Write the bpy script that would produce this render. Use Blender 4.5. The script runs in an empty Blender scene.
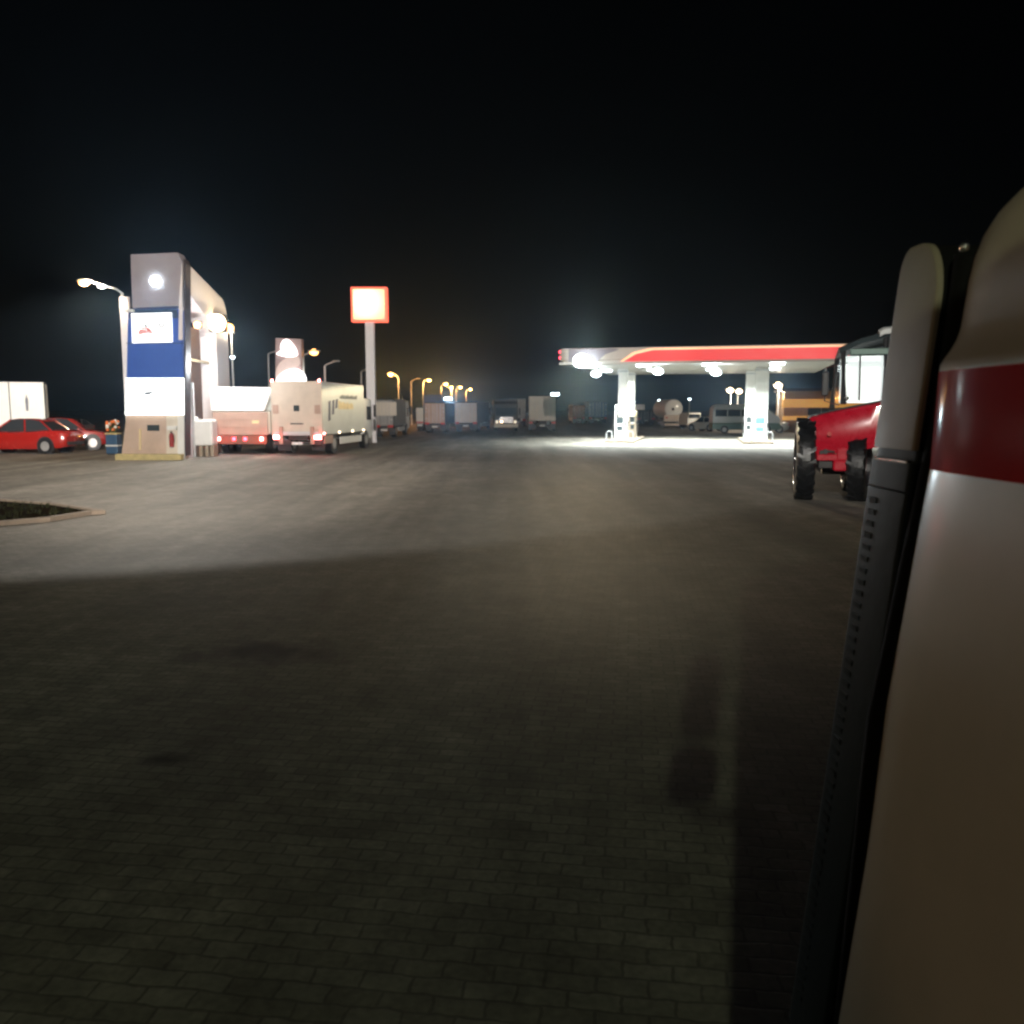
import bpy, bmesh, math, random
from mathutils import Vector, Matrix
random.seed(7)
sc = bpy.context.scene
COL = sc.collection
R = math.radians
HAZE = .00085
# ------------------------------------------------------------------ camera model (used to place things on the ground)
F, H, PITCH = 850.0, 2.2, R(6.9)
CP, SP = math.cos(PITCH), math.sin(PITCH)
def ray(px, py):
    u = (px-512)/F; v = -(py-512)/F
    return Vector((u, CP+v*SP, -SP+v*CP))
def ground(px, py):
    d = ray(px, py); t = -H/d.z
    return Vector((d.x*t, d.y*t, 0))
def at(px, py, Y):
    d = ray(px, py); t = Y/d.y
    return Vector((d.x*t, Y, H+d.z*t))
# ------------------------------------------------------------------ materials
def mat(name, col, rough=.6, metal=0, rv=.12, emit=None, es=0, var=.12, scale=3, bump=0, spec=.5, coat=0, cr=.08, alpha=1, trans=0, ior=None):
    m = bpy.data.materials.new(name); m.use_nodes = True
    nt = m.node_tree; b = nt.nodes['Principled BSDF']
    tc = nt.nodes.new('ShaderNodeTexCoord')
    n = nt.nodes.new('ShaderNodeTexNoise'); n.inputs['Scale'].default_value = scale; n.inputs['Detail'].default_value = 6
    n.inputs['Roughness'].default_value = .65
    nt.links.new(tc.outputs['Object'], n.inputs['Vector'])
    r = nt.nodes.new('ShaderNodeMapRange')
    r.inputs['From Min'].default_value = .3; r.inputs['From Max'].default_value = .7
    r.inputs['To Min'].default_value = 1-var; r.inputs['To Max'].default_value = 1+var*.6
    nt.links.new(n.outputs['Fac'], r.inputs['Value'])
    mx = nt.nodes.new('ShaderNodeVectorMath'); mx.operation = 'SCALE'; mx.inputs[0].default_value = col[:3]
    nt.links.new(r.outputs['Result'], mx.inputs['Scale'])
    nt.links.new(mx.outputs['Vector'], b.inputs['Base Color'])
    rr = nt.nodes.new('ShaderNodeMapRange'); rr.inputs['To Min'].default_value = max(.02, rough-rv); rr.inputs['To Max'].default_value = min(1, rough+rv)
    nt.links.new(n.outputs['Fac'], rr.inputs['Value']); nt.links.new(rr.outputs['Result'], b.inputs['Roughness'])
    b.inputs['Metallic'].default_value = metal
    b.inputs['Specular IOR Level'].default_value = spec
    b.inputs['Coat Weight'].default_value = coat; b.inputs['Coat Roughness'].default_value = cr
    if ior: b.inputs['IOR'].default_value = ior
    if trans: b.inputs['Transmission Weight'].default_value = trans
    if alpha < 1: b.inputs['Alpha'].default_value = alpha
    if emit is not None:
        b.inputs['Emission Color'].default_value = (*emit, 1); b.inputs['Emission Strength'].default_value = es
    if bump:
        bp = nt.nodes.new('ShaderNodeBump'); bp.inputs['Strength'].default_value = bump; bp.inputs['Distance'].default_value = .02
        nt.links.new(n.outputs['Fac'], bp.inputs['Height']); nt.links.new(bp.outputs['Normal'], b.inputs['Normal'])
    return m
M = {}
M['cream'] = mat('cream_paint', (.50, .44, .33), .40, rv=.03, var=.05, scale=6, spec=.15, coat=.55, cr=.20)
M['cream_dirty'] = mat('cream_panel', (.35, .295, .225), .5, spec=.2, var=.10, scale=9)
M['stripe'] = mat('red_stripe', (.44, .005, .003), .5, rv=.03, var=.06, spec=.05, ior=1.12, coat=.10, cr=.12)
M['grey_plastic'] = mat('grey_plastic', (.040, .052, .055), .5, var=.12, scale=20, bump=.1, spec=.12, ior=1.3)
M['black_rubber'] = mat('black_rubber', (.008, .008, .008), .9, var=.2, scale=10, spec=.15)
M['tyre'] = mat('tyre_rubber', (.009, .009, .010), .38, var=.3, scale=8)
M['black'] = mat('black_trim', (.02, .02, .022), .5, var=.2)
M['chassis'] = mat('chassis_black', (.035, .03, .028), .6, var=.3)
M['rim'] = mat('wheel_rim', (.45, .45, .45), .4, .6)
M['chrome'] = mat('chrome', (.7, .7, .72), .15, .9, var=.04)
M['glass'] = mat('dark_glass', (.03, .035, .04), .05, var=.05, spec=.8)
M['clear_glass'] = mat('clear_glass', (.75, .85, .85), .03, var=.02, alpha=.12)
M['white'] = mat('white_paint', (.74, .76, .74), .45, var=.08, coat=.2)
M['white_tarp'] = mat('white_tarpaulin', (.86, .86, .84), .6, var=.08, bump=.2)
M['box_white'] = mat('truck_box_white', (.66, .70, .67), .45, var=.10, scale=1.3)
M['beige_door'] = mat('beige_door', (.56, .47, .385), .5, var=.14, scale=1.6)
M['brown_door'] = mat('brown_door', (.40, .27, .21), .55, var=.18, scale=1.6)
M['grey_box'] = mat('grey_tarpaulin', (.28, .28, .27), .65, var=.2, scale=1)
M['dark_box'] = mat('dark_tarpaulin', (.06, .055, .055), .7, var=.3, scale=1)
M['blue_box'] = mat('blue_tarpaulin', (.04, .09, .22), .65, var=.2, scale=1)
M['rust_box'] = mat('red_brown_tarpaulin', (.20, .075, .045), .65, var=.25, scale=1)
M['pale_box'] = mat('pale_truck_box', (.62, .57, .48), .55, var=.14, scale=1)
M['car_red'] = mat('car_red', (.30, .012, .008), .25, var=.05, coat=.8)
M['tractor_red'] = mat('tractor_red', (.50, .008, .026), .28, var=.10, coat=.7, scale=5)
M['tail'] = mat('tail_lamp', (.5, .01, .02), .3, emit=(1, .05, .08), es=12)
M['tail_bright'] = mat('tail_lamp_bright', (.6, .1, .1), .3, emit=(1, .22, .20), es=30)
M['tail_dim'] = mat('tail_lamp_dim', (.4, .01, .01), .3, emit=(1, .12, .05), es=.05)
M['marker'] = mat('marker_lamp', (.8, .4, .2), .3, emit=(1, .72, .45), es=9)
M['head'] = mat('head_lamp', (.8, .8, .75), .2, emit=(1, .86, .70), es=22)
M['head_far'] = mat('far_head_lamp', (.8, .8, .75), .2, emit=(1, .70, .36), es=60)
M['head_dim'] = mat('dim_head_lamp', (.7, .7, .65), .15, emit=(1, .8, .6), es=.8)  # lens given a faint glow of its own
M['lamp_white'] = mat('white_luminaire', (.9, .9, .9), .3, emit=(.80, .95, 1), es=22)
M['lamp_flood'] = mat('flood_luminaire', (.9, .9, .9), .3, emit=(.86, .97, 1), es=45)
M['lamp_sodium'] = mat('sodium_luminaire', (.9, .8, .5), .3, emit=(1, .42, .09), es=7)
M['cab_window_glow'] = mat('cab_window_glow', (.8, .85, .8), .6, emit=(.9, 1, .97), es=1.0)  # glow for the added panel behind the tractor cab glass
M['lamp_warm'] = mat('warm_luminaire', (.9, .85, .7), .3, emit=(1, .70, .36), es=30)
M['lamp_orange'] = mat('orange_luminaire', (.9, .8, .5), .3, emit=(1, .43, .11), es=8)
M['steel'] = mat('galvanised_steel', (.52, .54, .55), .5, .3, var=.1)
M['pole_white'] = mat('white_pole', (.74, .73, .76), .45, var=.05)
M['tower_grey'] = mat('grey_cladding', (.29, .265, .29), .5, var=.08, scale=2)
M['tower_blue'] = mat('blue_glow_cladding', (.022, .06, .24), .4, var=.10, emit=(.06, .16, .60), es=.28)  # blue glow put into the cladding to make up for missing light
M['tower_navy'] = mat('navy_frame', (.03, .06, .12), .4)
M['arch_white'] = mat('white_cladding', (.74, .70, .70), .5, var=.05)
M['arch_dark'] = mat('dark_recess', (.035, .026, .03), .6)
M['brown_dark'] = mat('brown_recess', (.16, .085, .05), .7)
M['lit_panel'] = mat('lit_white_panel', (.8, .8, .8), .4, emit=(.97, 1, .96), es=2.6)
M['lit_screen'] = mat('lit_screen', (.8, .8, .8), .4, emit=(1, 1, .97), es=1.5)
M['beige_wall'] = mat('beige_wall', (.50, .38, .30), .6, var=.14, scale=1.5)
M['lit_sign'] = mat('lit_sign_face', (.8, .6, .4), .4, emit=(1, .66, .34), es=3.2)
def sign_face():
    m = bpy.data.materials.new('lit_sign_face_warm'); m.use_nodes = True; nt = m.node_tree; N = nt.nodes; L = nt.links
    tc = N.new('ShaderNodeTexCoord'); gr_ = N.new('ShaderNodeTexGradient'); gr_.gradient_type = 'SPHERICAL'
    mp = N.new('ShaderNodeMapping'); mp.vector_type = 'TEXTURE'; mp.inputs['Location'].default_value = (-.15, -.1, 9.05); mp.inputs['Scale'].default_value = (1.7, 3, 1.7)
    L.new(tc.outputs['Object'], mp.inputs['Vector']); L.new(mp.outputs['Vector'], gr_.inputs['Vector'])
    cr_ = N.new('ShaderNodeValToRGB'); cr_.color_ramp.elements[0].color = (1, .36, .22, 1); cr_.color_ramp.elements[1].color = (1, .86, .62, 1)
    e = cr_.color_ramp.elements.new(.35); e.color = (1, .62, .30, 1)
    L.new(gr_.outputs['Fac'], cr_.inputs['Fac']); b = N['Principled BSDF']; L.new(cr_.outputs['Color'], b.inputs['Emission Color'])
    mr = N.new('ShaderNodeMapRange'); mr.inputs['To Min'].default_value = 1.1; mr.inputs['To Max'].default_value = 3.6
    L.new(gr_.outputs['Fac'], mr.inputs['Value']); L.new(mr.outputs['Result'], b.inputs['Emission Strength']); b.inputs['Base Color'].default_value = (.7, .4, .3, 1)
    return m
M['sign_face'] = sign_face()
M['lit_sign_red'] = mat('lit_sign_border', (.6, .05, .03), .4, emit=(1, .16, .09), es=1.5)
M['lit_logo'] = mat('lit_logo', (.8, .8, .8), .4, emit=(1, .96, .95), es=3)
M['lit_logo_soft'] = mat('lit_logo_soft', (.5, .42, .4), .4, emit=(1, .72, .62), es=.42)
M['totem_pink'] = mat('pinkish_totem', (.46, .34, .34), .5, var=.06)
M['canopy_white'] = mat('canopy_white', (.78, .78, .74), .5, var=.05)
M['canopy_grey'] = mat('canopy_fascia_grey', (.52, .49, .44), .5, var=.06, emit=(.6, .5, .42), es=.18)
M['canopy_red'] = mat('canopy_fascia_red', (.62, .02, .03), .4, var=.04, emit=(1, .07, .07), es=.75)
M['canopy_orange'] = mat('canopy_edge_strip', (.8, .5, .3), .4, emit=(1, .56, .32), es=1.1)
M['concrete'] = mat('kerb_concrete', (.21, .17, .13), .85, var=.2, scale=8, bump=.3)
M['soil'] = mat('dark_soil', (.016, .011, .006), 1, var=.5, scale=6, bump=1, spec=0, ior=1.01)
M['red_mark'] = mat('red_print', (.35, .03, .025), .5, emit=(.8, .1, .07), es=.35)
M['grey_mark'] = mat('grey_print', (.12, .14, .18), .5, emit=(.35, .38, .42), es=.25)
M['dark_mark'] = mat('dark_print', (.08, .09, .13), .5)
M['gold_mark'] = mat('gold_print', (.80, .68, .40), .3, .2)
M['blue_bin'] = mat('blue_bin', (.03, .08, .16), .5)
M['yellow_strip'] = mat('lit_yellow_strip', (.8, .5, .1), .5, emit=(1, .46, .10), es=.42)
M['shop_wall'] = mat('ochre_wall', (.36, .22, .10), .7, var=.2)
M['olive'] = mat('flower_green', (.06, .09, .03), .8, var=.3)
M['olive_dark'] = mat('dry_ground_cover', (.022, .024, .010), .9, var=.4, spec=.1)
M['orange'] = mat('orange_cloth', (.7, .18, .04), .6)
M['green_band'] = mat('grey_green_paint', (.16, .26, .22), .5)
M['panel_blue'] = mat('blue_display', (.08, .16, .35), .4, emit=(.2, .35, .7), es=.5)
M['yellow_kerb'] = mat('worn_yellow_paint', (.50, .42, .20), .7, var=.3, scale=5)
# paving: interlocking concrete blocks, stained
def paving_material():
    m = bpy.data.materials.new('block_paving'); m.use_nodes = True
    nt = m.node_tree; N = nt.nodes; L = nt.links; b = N['Principled BSDF']
    tc = N.new('ShaderNodeTexCoord')
    mp = N.new('ShaderNodeMapping'); mp.inputs['Rotation'].default_value = (0, 0, R(8))
    L.new(tc.outputs['Object'], mp.inputs['Vector'])
    wv = N.new('ShaderNodeTexNoise'); wv.inputs['Scale'].default_value = 9; wv.inputs['Detail'].default_value = 2
    L.new(mp.outputs['Vector'], wv.inputs['Vector'])
    ad = N.new('ShaderNodeMixRGB'); ad.blend_type = 'LINEAR_LIGHT'; ad.inputs['Fac'].default_value = .018
    L.new(mp.outputs['Vector'], ad.inputs['Color1']); L.new(wv.outputs['Color'], ad.inputs['Color2'])
    br = N.new('ShaderNodeTexBrick'); br.offset = .5
    br.inputs['Color1'].default_value = (.195, .180, .150, 1); br.inputs['Color2'].default_value = (.265, .248, .212, 1)
    br.inputs['Mortar'].default_value = (.14, .13, .11, 1)
    br.inputs['Scale'].default_value = 1; br.inputs['Brick Width'].default_value = .20; br.inputs['Row Height'].default_value = .10
    br.inputs['Mortar Size'].default_value = .009; br.inputs['Mortar Smooth'].default_value = .5
    L.new(ad.outputs['Color'], br.inputs['Vector'])
    # large stains
    n1 = N.new('ShaderNodeTexNoise'); n1.inputs['Scale'].default_value = .35; n1.inputs['Detail'].default_value = 7; n1.inputs['Roughness'].default_value = .62
    L.new(tc.outputs['Object'], n1.inputs['Vector'])
    c1 = N.new('ShaderNodeMapRange'); c1.inputs['From Min'].default_value = .32; c1.inputs['From Max'].default_value = .68
    c1.inputs['To Min'].default_value = .74; c1.inputs['To Max'].default_value = 1.12
    L.new(n1.outputs['Fac'], c1.inputs['Value'])
    n2 = N.new('ShaderNodeTexNoise'); n2.inputs['Scale'].default_value = 26; n2.inputs['Detail'].default_value = 5
    L.new(tc.outputs['Object'], n2.inputs['Vector'])
    c2 = N.new('ShaderNodeMapRange'); c2.inputs['From Min'].default_value = .3; c2.inputs['From Max'].default_value = .7
    c2.inputs['To Min'].default_value = .78; c2.inputs['To Max'].default_value = 1.16
    L.new(n2.outputs['Fac'], c2.inputs['Value'])
    mu = N.new('ShaderNodeMath'); mu.operation = 'MULTIPLY'; L.new(c1.outputs['Result'], mu.inputs[0]); L.new(c2.outputs['Result'], mu.inputs[1])
    cur = mu.outputs[0]
    # tyre tracks and damp streaks: noise stretched along two driving directions, plus mid-size blotches
    for rot, sx_, sy_, lo, hi in ((20, .9, .07, .68, 1.14), (-35, .7, .06, .74, 1.12), (0, 1.7, 1.7, .80, 1.12), (0, 5.5, 5.5, .86, 1.10)):
        mpp = N.new('ShaderNodeMapping'); mpp.inputs['Rotation'].default_value = (0, 0, R(rot)); mpp.inputs['Scale'].default_value = (sx_, sy_, 1)
        L.new(tc.outputs['Object'], mpp.inputs['Vector'])
        ns = N.new('ShaderNodeTexNoise'); ns.inputs['Scale'].default_value = 1; ns.inputs['Detail'].default_value = 5; ns.inputs['Roughness'].default_value = .6
        L.new(mpp.outputs['Vector'], ns.inputs['Vector'])
        mrr = N.new('ShaderNodeMapRange'); mrr.inputs['From Min'].default_value = .34; mrr.inputs['From Max'].default_value = .62; mrr.inputs['To Min'].default_value = lo; mrr.inputs['To Max'].default_value = hi
        L.new(ns.outputs['Fac'], mrr.inputs['Value'])
        mm = N.new('ShaderNodeMath'); mm.operation = 'MULTIPLY'; L.new(cur, mm.inputs[0]); L.new(mrr.outputs['Result'], mm.inputs[1]); cur = mm.outputs[0]
    # oil stains at the spots the photo shows, broken up with noise
    for (px, py, rx, ry, k) in ((262, 652, .95, .55, .12), (165, 760, .25, .14, .2), (480, 600, 1.6, .5, .8), (185, 600, .5, 1.6, .82)):
        g = ground(px, py)
        s = N.new('ShaderNodeVectorMath'); s.operation = 'SUBTRACT'; s.inputs[1].default_value = g
        L.new(tc.outputs['Object'], s.inputs[0])
        q = N.new('ShaderNodeVectorMath'); q.operation = 'MULTIPLY'; q.inputs[1].default_value = (1/rx, 1/ry, 0)
        L.new(s.outputs['Vector'], q.inputs[0])
        ln = N.new('ShaderNodeVectorMath'); ln.operation = 'LENGTH'; L.new(q.outputs['Vector'], ln.inputs[0])
        nn = N.new('ShaderNodeTexNoise'); nn.inputs['Scale'].default_value = 3.2; nn.inputs['Detail'].default_value = 6
        L.new(tc.outputs['Object'], nn.inputs['Vector'])
        sm = N.new('ShaderNodeMath'); sm.operation = 'MULTIPLY_ADD'; sm.inputs[1].default_value = 1.6; 
        L.new(nn.outputs['Fac'], sm.inputs[0]); L.new(ln.outputs['Value'], sm.inputs[2])
        mr = N.new('ShaderNodeMapRange'); mr.interpolation_type = 'SMOOTHSTEP'
        mr.inputs['From Min'].default_value = .8; mr.inputs['From Max'].default_value = 1.9
        mr.inputs['To Min'].default_value = k; mr.inputs['To Max'].default_value = 1
        L.new(sm.outputs[0], mr.inputs['Value'])
        m2 = N.new('ShaderNodeMath'); m2.operation = 'MULTIPLY'; L.new(cur, m2.inputs[0]); L.new(mr.outputs['Result'], m2.inputs[1]); cur = m2.outputs[0]
    sc_ = N.new('ShaderNodeVectorMath'); sc_.operation = 'SCALE'; L.new(br.outputs['Color'], sc_.inputs[0]); L.new(cur, sc_.inputs['Scale'])
    L.new(sc_.outputs['Vector'], b.inputs['Base Color'])
    b.inputs['Roughness'].default_value = .8; b.inputs['Specular IOR Level'].default_value = .25
    bp = N.new('ShaderNodeBump'); bp.inputs['Strength'].default_value = .22; bp.inputs['Distance'].default_value = .005
    iv = N.new('ShaderNodeMath'); iv.operation = 'SUBTRACT'; iv.inputs[0].default_value = 1; L.new(br.outputs['Fac'], iv.inputs[1])
    hs = N.new('ShaderNodeMath'); hs.operation = 'MULTIPLY_ADD'; hs.inputs[1].default_value = .5; L.new(n2.outputs['Fac'], hs.inputs[0]); L.new(iv.outputs[0], hs.inputs[2])
    L.new(hs.outputs[0], bp.inputs['Height']); L.new(bp.outputs['Normal'], b.inputs['Normal'])
    return m
M['paving'] = paving_material()

# ------------------------------------------------------------------ mesh builder
class MB:
    def __init__(s): s.bm = bmesh.new()
    def box(s, x0, x1, y0, y1, z0, z1, bev=0, taper=None):
        r = bmesh.ops.create_cube(s.bm, size=1); vs = r['verts']
        for v in vs:
            v.co = Vector((x0+(v.co.x+.5)*(x1-x0), y0+(v.co.y+.5)*(y1-y0), z0+(v.co.z+.5)*(z1-z0)))
        if bev:
            es = list({e for v in vs for e in v.link_edges})
            bmesh.ops.bevel(s.bm, geom=es, offset=bev, segments=2, affect='EDGES', profile=.5)
        return s
    def cyl(s, c, axis, r, h, seg=20, r2=None, bev=0):
        m = {'x': Matrix.Rotation(R(90), 4, 'Y'), 'y': Matrix.Rotation(R(90), 4, 'X'), 'z': Matrix.Identity(4)}[axis]
        bmesh.ops.create_cone(s.bm, cap_ends=True, segments=seg, radius1=r, radius2=(r if r2 is None else r2), depth=h, matrix=Matrix.Translation(c) @ m)
        return s
    def sph(s, c, r, sc3=(1, 1, 1), seg=14):
        bmesh.ops.create_uvsphere(s.bm, u_segments=seg, v_segments=seg//2+2, radius=r, matrix=Matrix.Translation(c) @ Matrix.Diagonal((*sc3, 1)))
        return s
    def tube(s, pts, r, seg=8):
        pts = [Vector(p) for p in pts]; rings = []
        for i, p in enumerate(pts):
            d = (pts[min(i+1, len(pts)-1)]-pts[max(i-1, 0)]).normalized()
            a = d.cross(Vector((0, 0, 1)) if abs(d.z) < .9 else Vector((1, 0, 0))).normalized(); b = d.cross(a)
            rr = r[i] if isinstance(r, (list, tuple)) else r
            rings.append([s.bm.verts.new(p+a*math.cos(2*math.pi*k/seg)*rr+b*math.sin(2*math.pi*k/seg)*rr) for k in range(seg)])
        s._skin(rings); return s
    def _skin(s, rings, caps=True):
        n = len(rings[0])
        for a, b in zip(rings, rings[1:]):
            for k in range(n): s.bm.faces.new((a[k], a[(k+1) % n], b[(k+1) % n], b[k]))
        if caps: s.bm.faces.new(rings[0][::-1]); s.bm.faces.new(rings[-1])
    def loft(s, secs, caps=True):
        s._skin([[s.bm.verts.new(p) for p in sec] for sec in secs], caps); return s
    def prism(s, poly, axis, a, b):      # poly of 2D points, extruded along axis from a to b
        def P(p, t): return {'x': (t, p[0], p[1]), 'y': (p[0], t, p[1]), 'z': (p[0], p[1], t)}[axis]
        s._skin([[s.bm.verts.new(P(p, a)) for p in poly], [s.bm.verts.new(P(p, b)) for p in poly]]); return s
    def build(s, name, material, parent=None, smooth=False, loc=None, rz=0, bevel=0):
        bmesh.ops.recalc_face_normals(s.bm, faces=s.bm.faces)
        me = bpy.data.meshes.new(name); s.bm.to_mesh(me); s.bm.free(); me.materials.append(material)
        if smooth:
            for p in me.polygons: p.use_smooth = True
            try: me.set_sharp_from_angle(angle=R(38))
            except Exception: pass
        o = bpy.data.objects.new(name, me); COL.objects.link(o)
        if parent: o.parent = parent
        if loc is not None: o.location = loc
        o.rotation_euler.z = rz
        if bevel:
            b = o.modifiers.new('bevel', 'BEVEL'); b.width = bevel; b.segments = 2; b.limit_method = 'ANGLE'; b.angle_limit = R(40)
        return o
def thing(name, label, cat, loc=(0, 0, 0), rz=0, group=None):
    o = bpy.data.objects.new(name, None); COL.objects.link(o); o.empty_display_size = .2
    o.location = loc; o.rotation_euler.z = rz; o['label'] = label; o['category'] = cat
    if group: o['group'] = group
    return o
def tag(o, label, cat, group=None):
    o['label'] = label; o['category'] = cat
    if group: o['group'] = group
    return o
def structure(o): o['kind'] = 'structure'; return o
def copy_tree(o, parent=None):
    c = o.copy(); COL.objects.link(c)
    if parent: c.parent = parent
    for ch in list(o.children): copy_tree(ch, c)
    return c

# ------------------------------------------------------------------ lights
def light(name, kind, loc, col, power, radius=.15, size=None, aim=None, spot=None, blend=.2):
    l = bpy.data.lights.new(name, kind); l.color = col; l.energy = power
    if kind == 'AREA': l.shape = 'DISK'; l.size = size or .5; l.spread = R(152)
    else: l.shadow_soft_size = radius
    if kind == 'SPOT': l.spot_size = R(spot); l.spot_blend = blend
    o = bpy.data.objects.new(name, l); COL.objects.link(o); o.location = loc
    if aim is not None: o.rotation_euler = (Vector(aim)-Vector(loc)).to_track_quat('-Z', 'Y').to_euler()
    return o
def street_light(name, loc, col, power, n=2.0, cut=80, soft=3, sx=1.0, radius=.15, floor=.2, front=False):
    """point lamp whose intensity follows a street luminaire: more light outwards, nothing above the cut-off angle"""
    gmax = max(math.cos(R(cut)), floor)**(-n)          # the node strength stays within 0..1, the lamp carries the peak
    o = light(name, 'POINT', loc, col, power*gmax, radius)
    l = o.data; l.use_nodes = True; nt = l.node_tree; N = nt.nodes; L = nt.links
    em = N['Emission']; g = N.new('ShaderNodeNewGeometry') ; tc = N.new('ShaderNodeTexCoord')
    sp = N.new('ShaderNodeSeparateXYZ'); L.new(tc.outputs['Normal'], sp.inputs[0])
    def mth(op, a, b=None):
        m = N.new('ShaderNodeMath'); m.operation = op
        for i, v in enumerate((a, b)):
            if v is None: continue
            if isinstance(v, (int, float)): m.inputs[i].default_value = v
            else: L.new(v, m.inputs[i])
        return m.outputs[0]
    x = mth('MULTIPLY', sp.outputs['X'], sx); y = sp.outputs['Y']; z = mth('ABSOLUTE', sp.outputs['Z'])
    hr = mth('SQRT', mth('ADD', mth('MULTIPLY', x, x), mth('MULTIPLY', y, y)))
    ang = mth('ARCTAN2', hr, z)
    c = mth('MAXIMUM', mth('COSINE', ang), floor)
    gain = mth('MULTIPLY', mth('POWER', c, -n), 1/gmax)
    mr = N.new('ShaderNodeMapRange'); mr.interpolation_type = 'SMOOTHSTEP'
    mr.inputs['From Min'].default_value = R(cut-soft); mr.inputs['From Max'].default_value = R(cut); mr.inputs['To Min'].default_value = 1; mr.inputs['To Max'].default_value = 0
    L.new(ang, mr.inputs['Value'])
    res = mth('MULTIPLY', gain, mr.outputs['Result'])
    if front:                                        # a floodlight with a closed back: light leaves it only towards -y
        m2 = N.new('ShaderNodeMapRange'); m2.inputs['From Min'].default_value = 0; m2.inputs['From Max'].default_value = -.12
        L.new(y, m2.inputs['Value']); res = mth('MULTIPLY', res, m2.outputs['Result'])
    L.new(res, em.inputs['Strength'])
    return o

# ================================================================== SETTING
g = MB()
g.bm.faces.new([g.bm.verts.new(p) for p in ((-600, -300, 0), (600, -300, 0), (600, 900, 0), (-600, 900, 0))])
structure(g.build('ground', M['paving']))
# low planted island on the left with a kerb
tip, a0, b0 = ground(106, 514), ground(0, 502), ground(0, 526)
isl = [(-30, 26.0), (a0.x-1.5, a0.y+.85), (a0.x, a0.y), (a0.x+1.9, a0.y-.95), (tip.x-.25, tip.y+.22), (tip.x, tip.y), (tip.x-.22, tip.y-.17), (b0.x+.62, b0.y+.62), (b0.x, b0.y), (b0.x-1.2, b0.y-1.15), (-26, 5)]
def inset(poly, d):
    out = []; n = len(poly)
    for i in range(n):
        p0, p1, p2 = Vector(poly[i-1]), Vector(poly[i]), Vector(poly[(i+1) % n])
        e1 = (p1-p0).normalized(); e2 = (p2-p1).normalized()
        nn = (Vector((e1.y, -e1.x))+Vector((e2.y, -e2.x)))
        nn = nn/max(.35, nn.length_squared)*2
        out.append(tuple(p1+nn*d))
    return out
inn = inset(isl, .14)
k = MB()
ring = [[k.bm.verts.new((p[0], p[1], z)) for p in poly] for poly, z in ((isl, -.02), (isl, .09), (inn, .09), (inn, -.02))]
k._skin(ring, caps=False)
kerb = structure(k.build('kerb', M['concrete'], bevel=.015))
s_ = MB(); s_.bm.faces.new([s_.bm.verts.new((p[0], p[1], .045)) for p in inn])
structure(s_.build('planting_soil', M['soil']))

gv = MB(); rr_ = random.Random(3)
def inside(p, poly):
    c = False
    for (x0, y0), (x1, y1) in zip(poly, poly[1:]+poly[:1]):
        if (y0 > p[1]) != (y1 > p[1]) and p[0] < (x1-x0)*(p[1]-y0)/(y1-y0)+x0: c = not c
    return c
pl2 = inset(isl, .28)
n_ = 0
while n_ < 900:
    p = (rr_.uniform(-16, -8.6), rr_.uniform(13, 22))
    if not inside(p, pl2): continue
    n_ += 1
    for q in range(5):
        a = rr_.uniform(0, 6.28); l = rr_.uniform(.04, .12); h_ = rr_.uniform(.05, .13)
        b0 = Vector((p[0]+rr_.uniform(-.05, .05), p[1]+rr_.uniform(-.05, .05), .04)); t_ = b0+Vector((math.cos(a)*l, math.sin(a)*l, h_)); w_ = Vector((-math.sin(a), math.cos(a), 0))*.012
        gv.bm.faces.new([gv.bm.verts.new(v) for v in (b0-w_, b0+w_, t_)])
gvo = gv.build('ground_cover', M['olive_dark']); gvo['kind'] = 'stuff'

# ================================================================== NEAR VEHICLE (right edge)
nv = thing('lorry_cab', 'cream lorry cab with a red stripe filling the right edge of the photo', 'lorry', (1.0, 0, 0))
# side profile: (sideways offset, height), leaning in towards the roof; the roof drops and rounds off at the rear corner
def lerp_tab(tab, z):
    for (z0, x0), (z1, x1) in zip(tab, tab[1:]):
        if z0 <= z <= z1: return x0+(x1-x0)*(z-z0)/(z1-z0)
    return tab[-1][1] if z > tab[-1][0] else tab[0][1]
SIDE = [(.2, -.200), (.56, -.162), (1.07, -.107), (1.46, -.078), (1.70, -.048), (2.055, -.004), (2.29, .004)]
UPPER = [(2.29, .004), (2.305, .006), (2.32, .014), (2.34, .028), (2.37, .042), (2.40, .050), (2.46, .056), (2.52, .062), (2.58, .072), (2.63, .088), (2.68, .115), (2.72, .150), (2.75, .195), (2.775, .25), (2.795, .33), (2.81, .45), (2.82, .7), (2.825, 1.3)]
LINE = [(y, 0.0) for y in (-3.2, -2.0, -1.0, 0, .4, .7, 1.0, 1.2, 1.35, 1.5, 1.6, 1.7, 1.78, 1.84)]+[(1.87+.24*math.sin(R(a)), .055*(1-math.cos(R(a)))) for a in (8, 16, 24, 32, 40, 48, 56, 64, 72, 80, 90)]+[(2.11, .2), (2.11, 1.3)]
def shell(tab):
    b = MB(); rows = []
    for y, dx in LINE:
        t = max(0, (y-1.6)/.52); drop = .075*(1-math.sqrt(max(0, 1-min(1, t)**2)))
        row = []
        for z, x in tab:
            zz = z if z <= 2.34 else 2.34+(z-2.34)*(1-drop/.485)
            row.append(b.bm.verts.new((x+dx, y, zz)))
        rows.append(row)
    for a, c in zip(rows, rows[1:]):
        for i in range(len(a)-1): b.bm.faces.new((a[i], a[i+1], c[i+1], c[i]))
    return b
shell(UPPER).build('upper_panel', M['cream'], nv, smooth=True)
shell([(z, lerp_tab(SIDE, z)) for z in (2.055, 2.1, 2.15, 2.2, 2.25, 2.29)]).build('stripe_band', M['stripe'], nv, smooth=True)
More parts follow.
